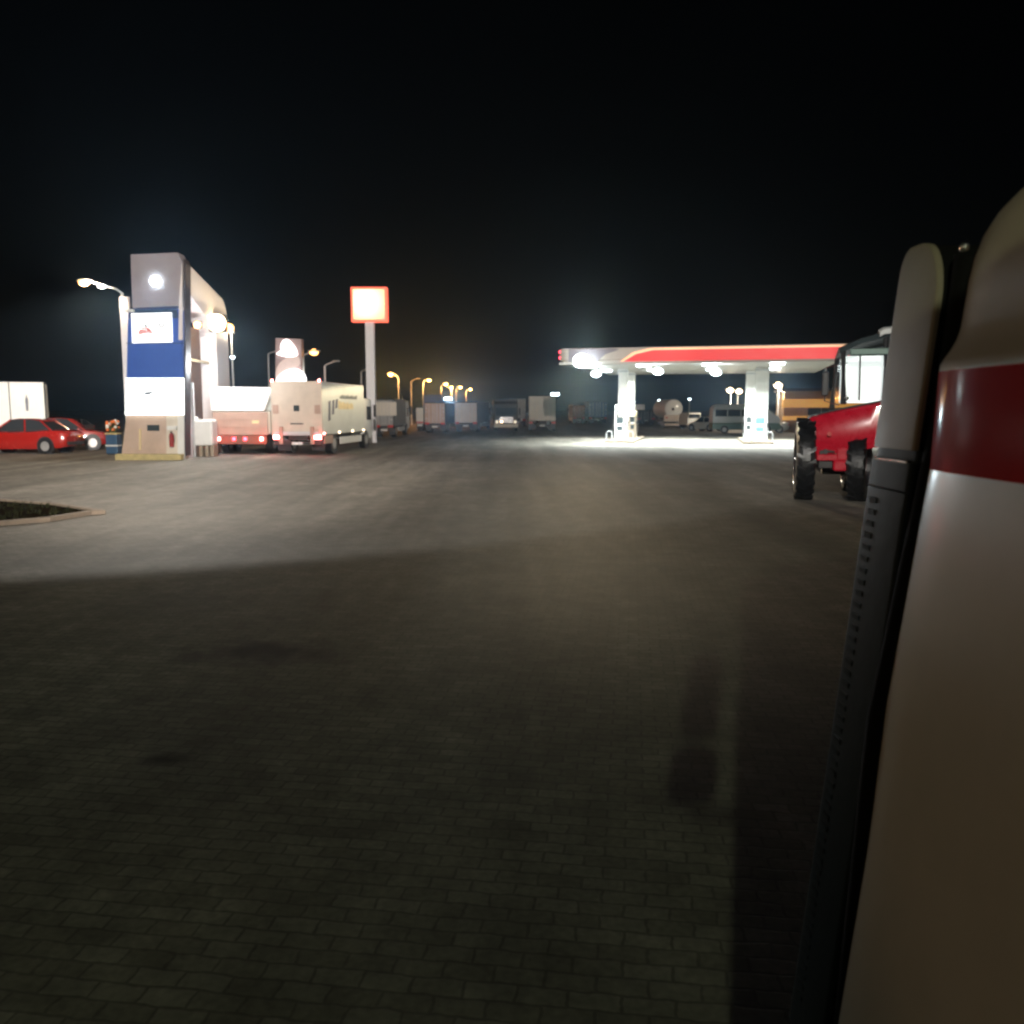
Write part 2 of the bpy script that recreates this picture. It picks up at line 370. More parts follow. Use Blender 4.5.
shell([(z, lerp_tab(SIDE, z)) for z in (.2, .4, .56, .8, 1.07, 1.25, 1.46, 1.6, 1.70, 1.85, 2.0, 2.055)]).build('side_panel', M['cream'], nv, smooth=True)
MB().box(.30, 2.3, -3.1, 2.04, .3, 2.30).build('cab_core', M['black'], nv)
def dx_(z): return .0226+(z-2.14)*.098
MB().prism([(.02, .2), (.12, 2.45), (.20, 2.52), (1.3, 2.52), (1.3, .2)], 'y', 2.115, 2.16).build('gap_seal', M['black_rubber'], nv)
MB().tube([(-.10, 2.13, .3), (-.04, 2.13, 1.4), (.085, 2.13, 2.2), (.105, 2.13, 2.44), (.11, 2.125, 2.56), (.16, 2.115, 2.58), (.3, 2.1, 2.57)], .035, 10).build('rubber_seal', M['black_rubber'], nv, smooth=True)
sl = MB(); sl.loft([[(dx_(z)+.018, a, z), (dx_(z)+.018, b, z), (dx_(z)+.35, b, z), (dx_(z)+.35, a, z)] for z, a, b in [(.3, 2.168, 2.40), (2.46, 2.168, 2.40)]+[(2.46+.17*t, 2.168+.13*(1-math.sqrt(1-t*t)), 2.395-.03*t) for t in (.2, .4, .55, .7, .8, .88, .93)]])
sl.build('seal_block', M['black_rubber'], nv, smooth=True)
MB().sph((.085, 2.10, 2.585), .012).build('bolt', M['chrome'], nv, smooth=True)
# side deflector: upper cream, lower grey with ribs
def defl(zs, top=False, shrink=0):
    b = MB(); secs = []
    for z in zs:
        w0, w1 = 2.165, 2.42
        if top and z > 2.46:
            t = min(.999, (z-2.46)/.17)
            w0 = 2.165+.13*(1-math.sqrt(1-t*t)); w1 = 2.42-.045*(1-math.sqrt(1-max(0, (t-.6)/.4)**2))
        xx = dx_(z)+shrink
        secs.append([(xx+.016, w0, z), (xx+.006, w0+.001, z), (xx+.001, w0+.006, z), (xx, w0+.015, z), (xx, w1-.035, z), (xx+.004, w1-.016, z), (xx+.012, w1-.003, z), (xx+.016, w1, z)])
    b.loft(secs); return b
defl([2.095+i*.04 for i in range(10)]+[2.47+i*.008 for i in range(20)]+[2.6295], True).build('deflector', M['cream_dirty'], nv, smooth=True)
defl([.35, .8, 1.2, 1.6, 1.985]).build('deflector_base', M['grey_plastic'], nv, smooth=True)
defl([1.99, 2.03, 2.062]).build('collar', M['grey_plastic'], nv, smooth=True)
defl([2.0625, 2.075, 2.093], shrink=.012).build('collar', M['grey_plastic'], nv, smooth=True)
MB().prism([(2.18, 2.060), (2.375, 2.060), (2.375, 2.070), (2.18, 2.070)], 'x', dx_(2.06)-.004, dx_(2.06)+.03).build('collar_edge', M['chrome'], nv, bevel=.003)
rb = MB()
for i in range(46):
    z = 1.95-i*.033
    rb.box(dx_(z)-.0025, dx_(z)+.006, 2.325, 2.372, z-.008, z+.008, .002)
rb.build('rib_strip', M['grey_plastic'], nv)
# open door behind the camera and its pair of mirrors: they cast the shadow seen on the paving
dr = MB().box(-1.26, -.02, -1.06, -1.0, .55, 2.35, .02).build('door', M['cream'], nv)
MB().box(-1.24, -.10, -1.055, -1.005, 2.352, 3.35, .02).build('shadow_slab', M['black'], dr)  # solid slab added above the door to lengthen its cast shadow
MB().tube([(-1.2, -1.03, 2.66), (-1.42, -1.03, 2.69), (-1.48, -1.03, 2.64), (-1.48, -1.03, 1.86), (-1.42, -1.03, 1.83), (-1.2, -1.03, 1.83)], .014).build('mirror_arm', M['black'], nv, smooth=True)
MB().box(-1.58, -1.36, -1.09, -.97, 2.13, 2.62, .06).build('mirror', M['black'], nv)
MB().box(-1.59, -1.35, -1.09, -.97, 1.87, 2.09, .05).build('mirror', M['black'], nv)
MB().box(.3, 2.2, -3.3, -3.2, .45, 1.2).build('bumper', M['grey_plastic'], nv)
for yy in (-2.4, 1.2):
    MB().cyl((.22, yy, .46), 'x', .46, .28, 28).build('wheel', M['tyre'], nv, smooth=True)

# ================================================================== RED TRACTOR, seen from behind
TR = ground(803, 500); tz = math.atan2(-TR.x, TR.y)
tr = thing('farm_tractor', 'red farm tractor with tall lugged rear wheels and glazed cab beside the lorry cab', 'tractor', (TR.x, TR.y, 0), tz+R(3))
def tractor_wheel(x, y, r, w, yaw=0, parent=tr):
    t = MB()
    secs = []
    prof = [(-.5, .62), (-.5, .86), (-.42, .95), (-.2, .975), (.2, .975), (.42, .95), (.5, .86), (.5, .62)]
    n = 40
    for i in range(n):
        a = 2*math.pi*i/n
        secs.append([(p[0]*w, p[1]*r*math.cos(a), p[1]*r*math.sin(a)) for p in prof])
    vs = [[t.bm.verts.new(p) for p in s2] for s2 in secs]
    for i in range(n):
        a, c = vs[i], vs[(i+1) % n]
        for j in range(len(prof)): t.bm.faces.new((a[j], a[(j+1) % len(prof)], c[(j+1) % len(prof)], c[j]))
    for i in range(22):
        for sgn in (-1, 1):
            a = 2*math.pi*(i+(.25 if sgn > 0 else -.25))/22
            q = []
            for (xx, dr_, da) in ((.02, .95, .0), (.5, .95, -.13), (.5, .95, -.04), (.02, .95, .09)):
                for rr in (.95, 1.0):
                    q.append(Vector((sgn*xx*w, rr*r*math.cos(a+da), rr*r*math.sin(a+da))))
            v = [t.bm.verts.new(p) for p in q]
            for f in ((0, 2, 4, 6), (1, 3, 5, 7), (0, 1, 3, 2), (2, 3, 5, 4), (4, 5, 7, 6), (6, 7, 1, 0)): t.bm.faces.new([v[k2] for k2 in f])
    wo = t.build('wheel', M['tyre'], parent, smooth=False, loc=(x, y, r), rz=yaw)
    rm = MB().cyl((0, 0, 0), 'x', r*.62, w*.5, 32)
    rm.build('rim', M['tractor_red'], wo)
    rg = MB()
    pts = [(-w*.505, r*.64*math.cos(2*math.pi*i/36), r*.64*math.sin(2*math.pi*i/36)) for i in range(37)]
    rg.tube(pts, .022, 6); rg.cyl((-w*.30, 0, 0), 'x', .12, .14, 16); rg.cyl((-w*.42, 0, 0), 'x', .05, .12, 12)
    rg.build('hub', M['chrome'], wo, smooth=True)
    return wo
tractor_wheel(0, .15, 1.0, .42)
tractor_wheel(1.26, .15, .86, .40, R(-13))
tractor_wheel(.12, 2.75, .66, .34); tractor_wheel(1.30, 2.75, .66, .34)
# rear body: curved fender skirt across, beltline rising to the right
sk = MB(); secs = []
for i in range(15):
    t = i/14; x = .02+t*2.14
    top = 1.98+.44*min(1, t*1.15)**.8; bot = 1.08+.10*math.sin(t*3.0)+(.34*max(0, (t-.48)/.52))
    dy = -.42+.30*(1-t)**2
    secs.append([(x, dy+.05, bot), (x, dy-.03, bot+.25), (x, dy-.05, (top+bot)/2), (x, dy, top-.10), (x, dy+.10, top), (x, .85, top-.02), (x, .85, bot+.2)])
sk.loft(secs).build('rear_body', M['tractor_red'], tr, smooth=True)
st = MB()
st.tube([(.02+2.14*i/24, -.42+.30*(1-i/24)**2+.02, 2.0+.44*min(1, i/24*1.15)**.8) for i in range(25)], .022, 6)
st.build('trim_bar', M['chrome'], tr, smooth=True)
MB().box(.25, 1.02, -.30, .5, .98, 1.14, .03).build('drawbar_frame', M['tractor_red'], tr)
MB().box(.62, 1.06, -.36, .3, .74, 1.0, .05).box(.70, .98, -.32, .2, 1.0, 1.28, .03).build('hitch_block', M['tractor_red'], tr)
MB().box(.30, .62, -.26, .2, .80, .97, .02).cyl((.45, -.2, 1.2), 'y', .06, .2).cyl((.36, -.2, 1.18), 'y', .05, .2).cyl((.56, -.2, 1.2), 'x', .04, .2).build('hydraulic_couplings', M['chassis'], tr)
MB().box(.2, 1.3, .0, .35, .86, 1.06, .04).build('axle', M['chassis'], tr)
# cab frame: posts and roof
P = {}
def bar(p, q, r): return MB().tube([p, q], r, 8)
cabp = [((.80, -.22, 2.32), (.76, -.05, 3.60)), ((1.70, -.25, 2.44), (1.68, -.08, 3.86)), ((.66, 1.25, 2.1), (.72, 1.05, 3.45)), ((2.45, -.2, 2.45), (2.35, -.05, 3.9)), ((2.4, 1.25, 2.3), (2.3, 1.05, 3.6))]
for (p, q) in cabp: MB().tube([p, ((p[0]+q[0])/2, (p[1]+q[1])/2, (p[2]+q[2])/2), q], [.075, .045, .06], 8).build('pillar', M['black'], tr, smooth=True)
MB().tube([(1.14, -.24, 2.40), (1.13, -.10, 3.58)], .022, 6).build('window_bar', M['black'], tr)
cabw = MB(); cabw.bm.faces.new([cabw.bm.verts.new(p) for p in ((.83, -.2, 2.38), (1.68, -.22, 2.46), (1.66, -.07, 3.66), (.80, -.06, 3.50))])
cabw.build('rear_window', M['clear_glass'], tr)
cw = MB(); cw.bm.faces.new([cw.bm.verts.new(p) for p in ((.90, -.16, 2.40), (.66, 1.2, 2.2), (.72, 1.02, 3.42), (.85, 0, 3.56))])
cw.build('side_window', M['clear_glass'], tr)
MB().loft([[(x, y, z+dz) for (y, z) in ((-.16, 0), (1.15, -.12), (1.15, -.02), (.3, .16), (-.10, .12))] for x, dz in ((.68, 3.50), (1.15, 3.72), (1.75, 3.88), (2.4, 3.92))]).build('roof', M['grey_plastic'], tr, smooth=True)
MB().loft([[(x, y, z+dz) for (y, z) in ((-.28, -.02), (.1, -.02), (.1, .16), (-.2, .10))] for x, dz in ((1.52, 3.88), (1.62, 3.94), (2.4, 4.02))]).build('roof_visor', M['white'], tr, smooth=True)
MB().box(.9, 1.74, -.2, -.14, 3.46, 3.60, .02).build('window_rail', M['green_band'], tr)
MB().box(.34, .50, .35, .41, 2.52, 3.10, .03).build('mirror', M['black'], tr)
MB().tube([(.9, .2, 3.30), (.42, .38, 3.2), (.42, .38, 2.4), (.75, .3, 2.3)], .018, 6).build('mirror_arm', M['chrome'], tr)
MB().sph((.86, -.28, 2.46), .055, (1, .6, 1)).build('work_lamp', M['chrome'], tr, smooth=True)
MB().box(.80, 2.3, .95, 1.0, 2.35, 3.5, .02).build('glow_panel', M['cab_window_glow'], tr)  # added glowing panel so the cab windows look pale
MB().prism([(1.1, 1.1), (3.3, 1.1), (3.35, 1.9), (1.1, 2.15)], 'x', .45, 1.35).build('bonnet', M['tractor_red'], tr, bevel=.08)
MB().box(.45, 1.0, .6, 3.2, .6, 1.1).build('chassis', M['chassis'], tr)
MB().cyl((.50, -.44, 1.62), 'y', .05, .04).build('tail_lamp', M['tail_dim'], tr)

# ================================================================== wheels / trucks / cars
def wheel_mesh(r, w):
    b = MB(); b.cyl((0, 0, 0), 'x', r, w, 24); return b
def add_wheel(parent, x, y, r, w, rim=M['rim']):
    o = MB().cyl((0, 0, 0), 'x', r, w, 24).build('wheel', M['tyre'], parent, smooth=True, loc=(x, y, r))
    MB().cyl((0, 0, 0), 'x', r*.52, w+.02, 16).build('rim', rim, o)
    return o
def lorry(name, label, loc, rz, W=2.5, Hh=3.8, Ln=8, zb=1.1, side=M['box_white'], door=M['beige_door'], tails=M['tail_dim'], roofm=None, group=None,
          cab=M['white'], cabh=2.9, cat='lorry', marks=None, liftgate=False, markers=False, ribs=True, axles=(1.2, 2.3), curtain=False, top_marks=None, doorsplit=True):
    """origin: rear centre on the ground, +y is the direction the lorry faces"""
    t = thing(name, label, cat, loc, rz, group)
    h = W/2
    MB().box(-h, h, .06, Ln, zb, Hh, .03).build('cargo_box', side, t)
    d = MB().box(-h+.04, h-.04, 0, .055, zb+.05, Hh-.08, .01)
    dd = d.build('rear_door', door, t)
    if doorsplit:
        e = MB().box(-.012, .012, -.012, .0, zb+.08, Hh-.12)
        for x in (-.55*h, -.2*h, .2*h, .55*h): e.cyl((x, -.02, (zb+Hh)/2), 'z', .018, Hh-zb-.25, 6)
        for z in (zb+.5, zb+1.1, Hh-.5): e.box(-h+.06, -h+.26, -.015, 0, z-.03, z+.03).box(h-.26, h-.06, -.015, 0, z-.03, z+.03)
        e.build('door_hardware', M['steel'], dd)
    fr = MB().box(-h-.01, -h+.05, -.01, .05, zb, Hh).box(h-.05, h+.01, -.01, .05, zb, Hh).box(-h+.05, h-.05, -.01, .05, Hh-.08, Hh+.01)
    fr.build('rear_frame', M['grey_plastic'] if not liftgate else M['beige_door'], t)
    if curtain:
        c = MB()
        for s in (-1, 1):
            for i in range(int(Ln/.6)): c.box(s*h-.012, s*h+.012, .3+i*.6, .34+i*.6, zb+.05, Hh-.1)
        c.build('curtain_strap', M['dark_box'], t)
    ch = MB().box(-.45, .45, .1, Ln, .72, zb-.002).box(-h+.05, h-.05, .05, .18, .50, .66, .01)
    ch.build('chassis', M['chassis'], t)
    for s in (-1, 1):
        MB().box(min(s*(h-.45), s*(h-.05)), max(s*(h-.45), s*(h-.05)), -.03, .02, .78, .96, .01).build('tail_light', tails, t)
        MB().box(min(s*h*.95, s*h*.42), max(s*h*.95, s*h*.42), .55, .57, .2, .72).build('mudflap', M['black'], t)
        for a in axles: add_wheel(t, s*(h-.2), a, .5, .35)
        add_wheel(t, s*(h-.2), Ln+.5, .5, .32)
        MB().box(min(s*h, s*(h-.04)), max(s*h, s*(h-.04)), axles[-1]+.9, Ln-.6, .45, .80, .01).build('side_guard', M['white'] if markers else M['steel'], t)
    MB().box(-.26, .26, -.05, -.03, .52, .64).build('number_plate', M['white'], t)
    # cab
    cb = MB().prism([(Ln+.12, .55), (Ln+1.95, .55), (Ln+2.0, 1.5), (Ln+1.75, cabh-.1), (Ln+1.55, cabh), (Ln+.12, cabh)], 'x', -h+.06, h-.06).build('cab', cab, t, bevel=.06)
    MB().box(-h+.2, h-.2, Ln+1.90, Ln+1.96, 1.65, 2.45).build('windscreen', M['glass'], cb)
    for s in (-1, 1):
        MB().box(min(s*(h-.055), s*(h-.07)), max(s*(h-.045), s*(h-.07)), Ln+.75, Ln+1.6, 1.6, 2.35).build('window', M['glass'], cb)
        MB().box(min(s*(h+.05), s*(h+.2)), max(s*(h+.05), s*(h+.2)), Ln+1.75, Ln+1.83, 1.75, 2.45, .02).build('mirror', M['black'], t)
    if liftgate:
        MB().box(-h+.15, h-.15, -.10, -.02, zb-.02, zb+.16, .01).build('tail_lift', M['steel'], t)
        for s in (-1, 1): MB().box(s*h*.62-.09, s*h*.62+.09, -.13, -.02, .55, zb+.40, .02).build('lift_arm', M['brown_door'], t)
        for s in (-1, 1): MB().box(s*h*.84-.15, s*h*.84+.15, -.012, .0, zb+1.0, zb+1.42, .01).build('buffer', M['brown_door'], t)
        MB().box(-.14, .14, -.012, 0, zb+1.12, zb+1.4, .01).build('handle_plate', M['grey_plastic'], dd)
        MB().box(-.32, .32, -.012, 0, zb+.5, zb+.56).build('warning_plate', M['grey_plastic'], dd)
        for s in (-1, 1):
            MB().box(s*h*.94-.05, s*h*.94+.05, -.04, 0, Hh-.02, Hh+.10, .02).build('top_marker', M['tail_bright'], t)
    if markers:
        for i, y in enumerate((.18, 2.6, 4.9, 7.0)):
            MB().box(h, h+.03, y, y+.14, 1.0, 1.09).build('side_marker', M['tail_bright'] if i == 0 else M['marker'], t)
        MB().box(h, h+.02, .25, 1.6, .55, .95, .01).build('side_skirt', M['brown_door'], t)
    return t

# box truck in the middle left
bt_r = Vector((-10.22, 40.6, 0))
bt = lorry('box_truck', 'white box truck with beige tail lift and lit red tail lamps, nearest of the trucks', bt_r, R(-5.9), 2.45, 3.50, 7.3, .98,
           tails=M['tail_bright'], liftgate=True, markers=True, cat='truck', doorsplit=False, axles=(1.9,), cabh=2.8)
# graphics on its right side: slanted strokes and two rows of lettering too blurred to read
hx = 1.225
for y0, z0, ln in ((.95, 1.62, 1.0), (1.55, 1.92, .75), (2.1, 2.22, .5)):
    MB().prism([(y0, z0), (y0+.34, z0+.05), (y0+.46, z0+ln), (y0+.10, z0+ln-.05)], 'x', hx, hx+.008).build('side_stripe', M['dark_mark'], bt)
gm = MB(); top = []
for i, (w_, hh) in enumerate(((.35, .42), (.22, .30), (.30, .36), (.14, .30), (.28, .26), (.22, .34), (.30, .22), (.20, .30), (.26, .24))):
    y0 = top[-1][0]+.04 if top else 2.6
    top += [(y0, 2.28), (y0, 2.30+hh*.8), (y0+w_, 2.28+hh*.75), (y0+w_, 2.28)]
gm.prism([(2.6, 2.2)]+top+[(top[-1][0], 2.2)], 'x', hx, hx+.008).build('side_lettering', M['gold_mark'], bt)
top = []
for i in range(12):
    y0 = 2.9+i*.26; top += [(y0, 2.75), (y0, 2.84+.06*(i % 3)), (y0+.16, 2.86+.05*(i % 2)), (y0+.16, 2.75)]
MB().prism([(2.9, 2.73)]+top+[(top[-1][0], 2.73)], 'x', hx, hx+.006).build('small_lettering', M['grey_plastic'], bt)

# tarpaulin trailer left of it, white canvas over a brown tailboard
tt = thing('tipper_trailer', 'trailer with white canvas top and brown tailboard between the white cabinet and box truck', 'trailer', (at(241, 430, 41.6).x, 41.6, 0), R(-1))
L0 = 1.36
MB().prism([(-L0-.1, 2.1), (L0*.86, 2.1), (L0*.98, 2.55), (L0*1.2, 3.25), (-L0-.1, 3.28)], 'y', 0.0, .5).build('canvas_front', M['white_tarp'], tt, bevel=.05)
MB().box(-L0, L0+.05, .52, 7.5, 2.1, 3.2, .05).build('canvas_side', M['box_white'], tt)
MB().box(-L0, L0-.05, 0, .08, .95, 2.06, .02).box(-L0, L0-.05, -.03, -.001, 1.68, 1.74).box(-L0, L0-.05, -.03, -.001, 1.30, 1.36).build('tailboard', M['brown_door'], tt)
MB().box(-L0, L0+.05, .1, 7.5, 1.0, 2.08, .02).build('bed', M['pale_box'], tt)
MB().box(-1.1, 1.1, .1, 7.4, .55, .98).box(-1.25, 1.25, -.02, .09, .5, .92, .02).build('chassis', M['rust_box'], tt)
for x in (-1.1, -.35, .2, 1.0):
    MB().box(x-.08, x+.08, -.05, -.02, .68, .84, .01).build('tail_light', M['tail_bright'] if x in (-1.1, 1.0) else M['tail'], tt)
for s in (-1, 1):
    for a in (1.2, 2.4): add_wheel(tt, s*1.1, a, .48, .32)
MB().box(.55, .9, -.02, -.001, 1.5, 1.66).build('number_plate', M['gold_mark'], tt)
# red car squeezed between the trailer and box truck
def car(name, label, loc, rz, paint, Ln=4.4, W=1.75, lights=None, group=None, cat='car', head=M['head_dim'], tailm=M['tail_dim']):
    """origin at centre on the ground, +y is forward"""
    t = thing(name, label, cat, loc, rz, group)
    h = W/2; s = Ln/4.4
    st = [(-2.2, .42, .78, .72), (-2.12, .30, .92, .80), (-1.9, .24, .97, .86), (-1.35, .22, .99, .88), (-.6, .2, .93, .88), (.3, .2, .92, .88), (.85, .2, .93, .88), (1.4, .22, .88, .87), (1.85, .25, .80, .84), (2.08, .30, .70, .78), (2.2, .40, .58, .66)]
    secs = []
    for y, zb, zt, hw in st:
        y *= s
        hw *= W/1.75
        secs.append([(-hw*.92, y, zb), (-hw, y, zb+.15), (-hw, y, (zb+zt)/2+.06), (-hw*.93, y, zt-.05), (-hw*.78, y, zt), (hw*.78, y, zt), (hw*.93, y, zt-.05), (hw, y, (zb+zt)/2+.06), (hw, y, zb+.15), (hw*.92, y, zb)])
    bd = MB().loft(secs).build('body', paint, t, smooth=True)
    gs = [(-1.62, .95, .62), (-1.02, 1.34, .58), (-.6, 1.41, .58), (0, 1.42, .58), (.32, 1.38, .59), (1.05, .93, .66)]
    MB().loft([[(-w*1.22, y*s, .88), (-w, y*s, z), (w, y*s, z), (w*1.22, y*s, .88)] for y, z, w in gs]).build('windows', M['glass'], t, smooth=True)
    MB().loft([[(-w, y*s, z), (-w*.9, y*s, z+.03), (w*.9, y*s, z+.03), (w, y*s, z)] for y, z, w in gs[1:5]]).build('roof', paint, t, smooth=True)
    for sgn in (-1, 1):
        for (y0, z0, w0), (y1, z1, w1) in (((gs[0]), (gs[1])), ((-.35, .9, .72), (-.32, 1.4, .6)), (gs[5], gs[4])):
            pl = MB(); pl.tube([(sgn*w0*(1.22 if z0 < 1 and w0 != .72 else 1), y0*s, max(z0-.05, .88)), (sgn*w1*1.02, y1*s, z1+.01)], .035, 6).build('pillar', paint, t)
    for sgn in (-1, 1):
        for y in (-1.32*s, 1.36*s):
            MB().cyl((sgn*(h-.10), y, .33), 'x', .39, .22, 24).build('wheel_arch', M['black'], t)
            w = MB().cyl((0, 0, 0), 'x', .32, .2, 22).build('wheel', M['tyre'], t, smooth=True, loc=(sgn*(h-.07), y, .32))
            MB().cyl((0, 0, 0), 'x', .20, .22, 14).build('rim', M['rim'], w)
        MB().sph((sgn*.62*h/.875, 2.10*s, .62), .13, (1.2, .6, .8)).build('headlight', head, t, smooth=True)
        MB().box(sgn*.66*h/.875-.14, sgn*.66*h/.875+.14, -2.21*s, -2.12*s, .70, .82, .02).build('tail_light', tailm, t)
        MB().box(min(sgn*h, sgn*(h+.16)), max(sgn*h, sgn*(h+.16)), .72*s, .82*s, .88, 1.0, .02).build('mirror', paint, t)
    MB().box(-.7, .7, 2.14*s, 2.22*s, .34, .46, .02).box(-.7, .7, -2.25*s, -2.19*s, .36, .5, .02).build('bumper', M['black'], t)
    return t
c1 = ground(28, 453)
car('parked_car', 'red saloon car side-on in front of the white trailer at the left edge', c1, R(88), M['car_red'], 4.5).scale = (1.1, 1.1, 1.2)
c2 = at(64, 445, 46.6); c2.z = 0
car('parked_car', 'red saloon car behind the other, headlamp shining beside the blue bin', c2, R(-68), M['car_red'], 4.4, head=M['head']).scale = (1.1, 1.1, 1.2)
c3 = at(72, 420, 70); c3.z = 0
car('parked_car', 'distant dark car facing the camera with bright headlamps behind the red saloons', c3, R(180), M['dark_box'], 4.3, head=M['head_far'])
# white articulated trailer at far left
wl = lorry('white_trailer', 'bright white box trailer at the left edge behind the red cars', (at(52, 430, 50).x-.2, 50.0, 0), R(116), 2.5, 3.72, 8.0, 1.0, side=M['white'], door=M['white'], cab=M['white'], cat='trailer')
MB().box(-1.262, -1.25, 1.75, 1.80, 1.1, 3.7).build('panel_seam', M['grey_plastic'], wl)
MB().prism([(.88, 2.1), (1.0, 2.1), (1.02, 2.7), (.94, 3.05), (.86, 2.7)], 'x', -1.262, -1.25).build('side_logo', M['dark_mark'], wl)

# ================================================================== SIGN TOWER
T0 = ground(150, 460); ty = T0.y
tw = thing('sign_tower', 'tall grey and blue sign tower with lit white panels left of the white arch', 'sign tower', (0, ty, 0))
def X(px, y=None): return (px-512)/F*((y or ty)*CP+0.0)/1.0/CP*1.0
def xz(px, py, Y=None):
    p = at(px, py, Y or ty); return p.x, p.z
def quad_prism(corners_px, y0, y1, Y=None):
    pts = [xz(px, py, Y) for px, py in corners_px]
    return MB().prism(pts, 'y', y0, y1)
quad_prism([(118, 462), (181, 462), (181, 415), (124, 415)], .25, .9).build('base_wall', M['beige_wall'], tw)
quad_prism([(117, 463), (183, 463), (183, 454), (117, 454)], -.2, .24).build('plinth', M['yellow_kerb'], tw, bevel=.02)
quad_prism([(124, 415), (183, 415), (183, 378), (125, 378)], .1, .8).build('lit_panel', M['lit_panel'], tw)
quad_prism([(125.3, 377.6), (183, 377.6), (178, 308.5), (127, 308.5)], .12, .8).build('blue_panel', M['tower_blue'], tw)
quad_prism([(128, 318), (177.5, 318), (176, 308.8), (128, 308.8)], .09, .119).build('header_band', M['tower_navy'], tw)
sgn = quad_prism([(132, 343), (172, 342), (171, 312.5), (131, 313.5)], .02, .088).build('screen', M['lit_screen'], tw)
tp = quad_prism([(131.5, 308), (178, 306), (182, 262), (177, 252), (129.5, 254)], .05, .8).build('top_panel', M['tower_grey'], tw, bevel=.04)
quad_prism([(178.4, 340), (182.5, 340), (182, 263), (179, 300)], .0, .06).build('side_fin', M['arch_white'], tw)
quad_prism([(183.4, 456), (184.6, 456), (184.4, 263), (182.2, 258)], .14, .72).build('dark_side', M['arch_dark'], tw)
quad_prism([(125.4, 343.6), (182.6, 343.6), (182.6, 342.6), (125.4, 342.6)], .10, .118).build('seam', M['tower_navy'], tw)
quad_prism([(126, 312), (134, 312), (134, 309.6), (126, 309.6)], -.1, .05).build('bracket', M['white'], tw)
quad_prism([(176.5, 461), (183.5, 461), (183, 416), (176.5, 416)], .12, .248).build('corner_column', M['white'], tw)
quad_prism([(164.5, 454), (176, 454), (176, 416), (164.5, 416)], .2, .249).build('side_panel', M['pale_box'], tw)
quad_prism([(137, 450), (138.6, 450), (138.6, 429), (137, 429)], .2, .249).build('light_bar', M['gold_mark'], tw)
quad_prism([(145, 431), (157, 431), (157, 425), (145, 425)], .22, .249).build('notice_board', M['grey_plastic'], tw)
e1 = quad_prism([(166, 430), (175.5, 430), (175.5, 426), (166, 426)], .1, .198).build('shelf', M['white'], tw)
# marks on the screen: reddish script with a crown-like top, grey bird-like emblem with script
mk = MB()
for (a, b, c, d) in ((138, 333, 153, 331.3), (139, 331, 146, 329.6), (146.5, 331, 151, 329), (141, 328.8, 149, 327.5), (138, 334.4, 143, 333.4)):
    mk.prism([xz(a, b), xz(c, b), xz(c, d), xz(a, d)], 'y', .008, .018)
mk.build('emblem', M['red_mark'], sgn)
mk = MB(); mk.prism([xz(144, 327), xz(147.5, 327), xz(146.5, 324.4), xz(145, 324)], 'y', .008, .018)
mk.prism([xz(157.5, 323), xz(159, 322.6), xz(161.5, 327), xz(160.5, 328)], 'y', .008, .018)
mk.prism([xz(162, 328), xz(161.6, 326.5), xz(164, 322.8), xz(165.6, 323.5)], 'y', .008, .018)
for (a, b, c, d) in ((155.5, 333.6, 158, 332), (158.5, 333, 162, 331.6), (162.5, 333.4, 165, 332), (165.4, 333, 169, 332)):
    mk.prism([xz(a, b), xz(c, b), xz(c, d), xz(a, d)], 'y', .008, .018)
mk.build('emblem', M['grey_mark'], sgn)
mk = MB(); mk.prism([xz(143, 394.5), xz(147, 395), xz(152, 393), xz(153.5, 391), xz(149, 391.6), xz(144, 392)], 'y', .085, .098)
mk.build('small_mark', M['grey_mark'], tw)
lx, lz = xz(155.5, 281)
MB().cyl((lx, -.02, lz), 'y', .20, .12, 20).build('round_lamp', M['lamp_white'], tw)
# fire extinguisher hung on the base
fx = thing('fire_extinguisher', 'small red fire extinguisher hanging at the foot of the sign tower', 'extinguisher', (xz(171, 444)[0], ty+.08, xz(171, 447)[1]))
MB().cyl((0, 0, .25), 'z', .10, .5, 14).sph((0, 0, .5), .10).build('cylinder', M['tail'] if False else M['car_red'], fx, smooth=True)
MB().box(-.03, .03, -.03, .03, .6, .68).tube([(.03, 0, .64), (.13, 0, .5), (.12, 0, .2)], .012, 6).build('valve', M['black'], fx)
# white arch receding behind the tower
ar = thing('white_arch', 'white rounded arch frame standing right behind the sign tower', 'arch', (-14.42, ty+.85, 0), R(4.6))
D = 8.0
hN, hF = 8.85, 7.85
def arch_poly(o=0):
    out = [(0, 0), (0, hN), (.6, hN+.06)]
    out += [(D-1.2, hF+.05)]
    for i in range(7):
        a = R(90-15*i); out.append((D-1.2+1.2*math.cos(a), hF-1.15+1.2*math.sin(a)))
    out += [(D, 0)]
    return out
arc = MB()
outer = [(0, 0), (0, hN)]+[(D-1.2+1.2*math.cos(R(90-15*i)), hF-1.15+1.2*math.sin(R(90-15*i))) for i in range(7)]+[(D, 0)]
inner = [(.75, 0), (.75, hN-1.35)]+[(D-2.9+.5*math.cos(R(90-15*i)), hF-2.05+.5*math.sin(R(90-15*i))) for i in range(7)]+[(D-2.4, 0)]
for x in (0, -.9):
    pass
vo = [[arc.bm.verts.new((x, p[0], p[1])) for p in pl_] for x in (0, -.9) for pl_ in (outer, inner)]
o0, i0, o1, i1 = vo
n = len(outer)
for a in range(n-1):
    arc.bm.faces.new((o0[a], o0[a+1], i0[a+1], i0[a])); arc.bm.faces.new((o1[a], o1[a+1], i1[a+1], i1[a]))
    arc.bm.faces.new((o0[a], o0[a+1], o1[a+1], o1[a])); arc.bm.faces.new((i0[a], i0[a+1], i1[a+1], i1[a]))
arc.build('arch_frame', M['arch_white'], ar, smooth=False)
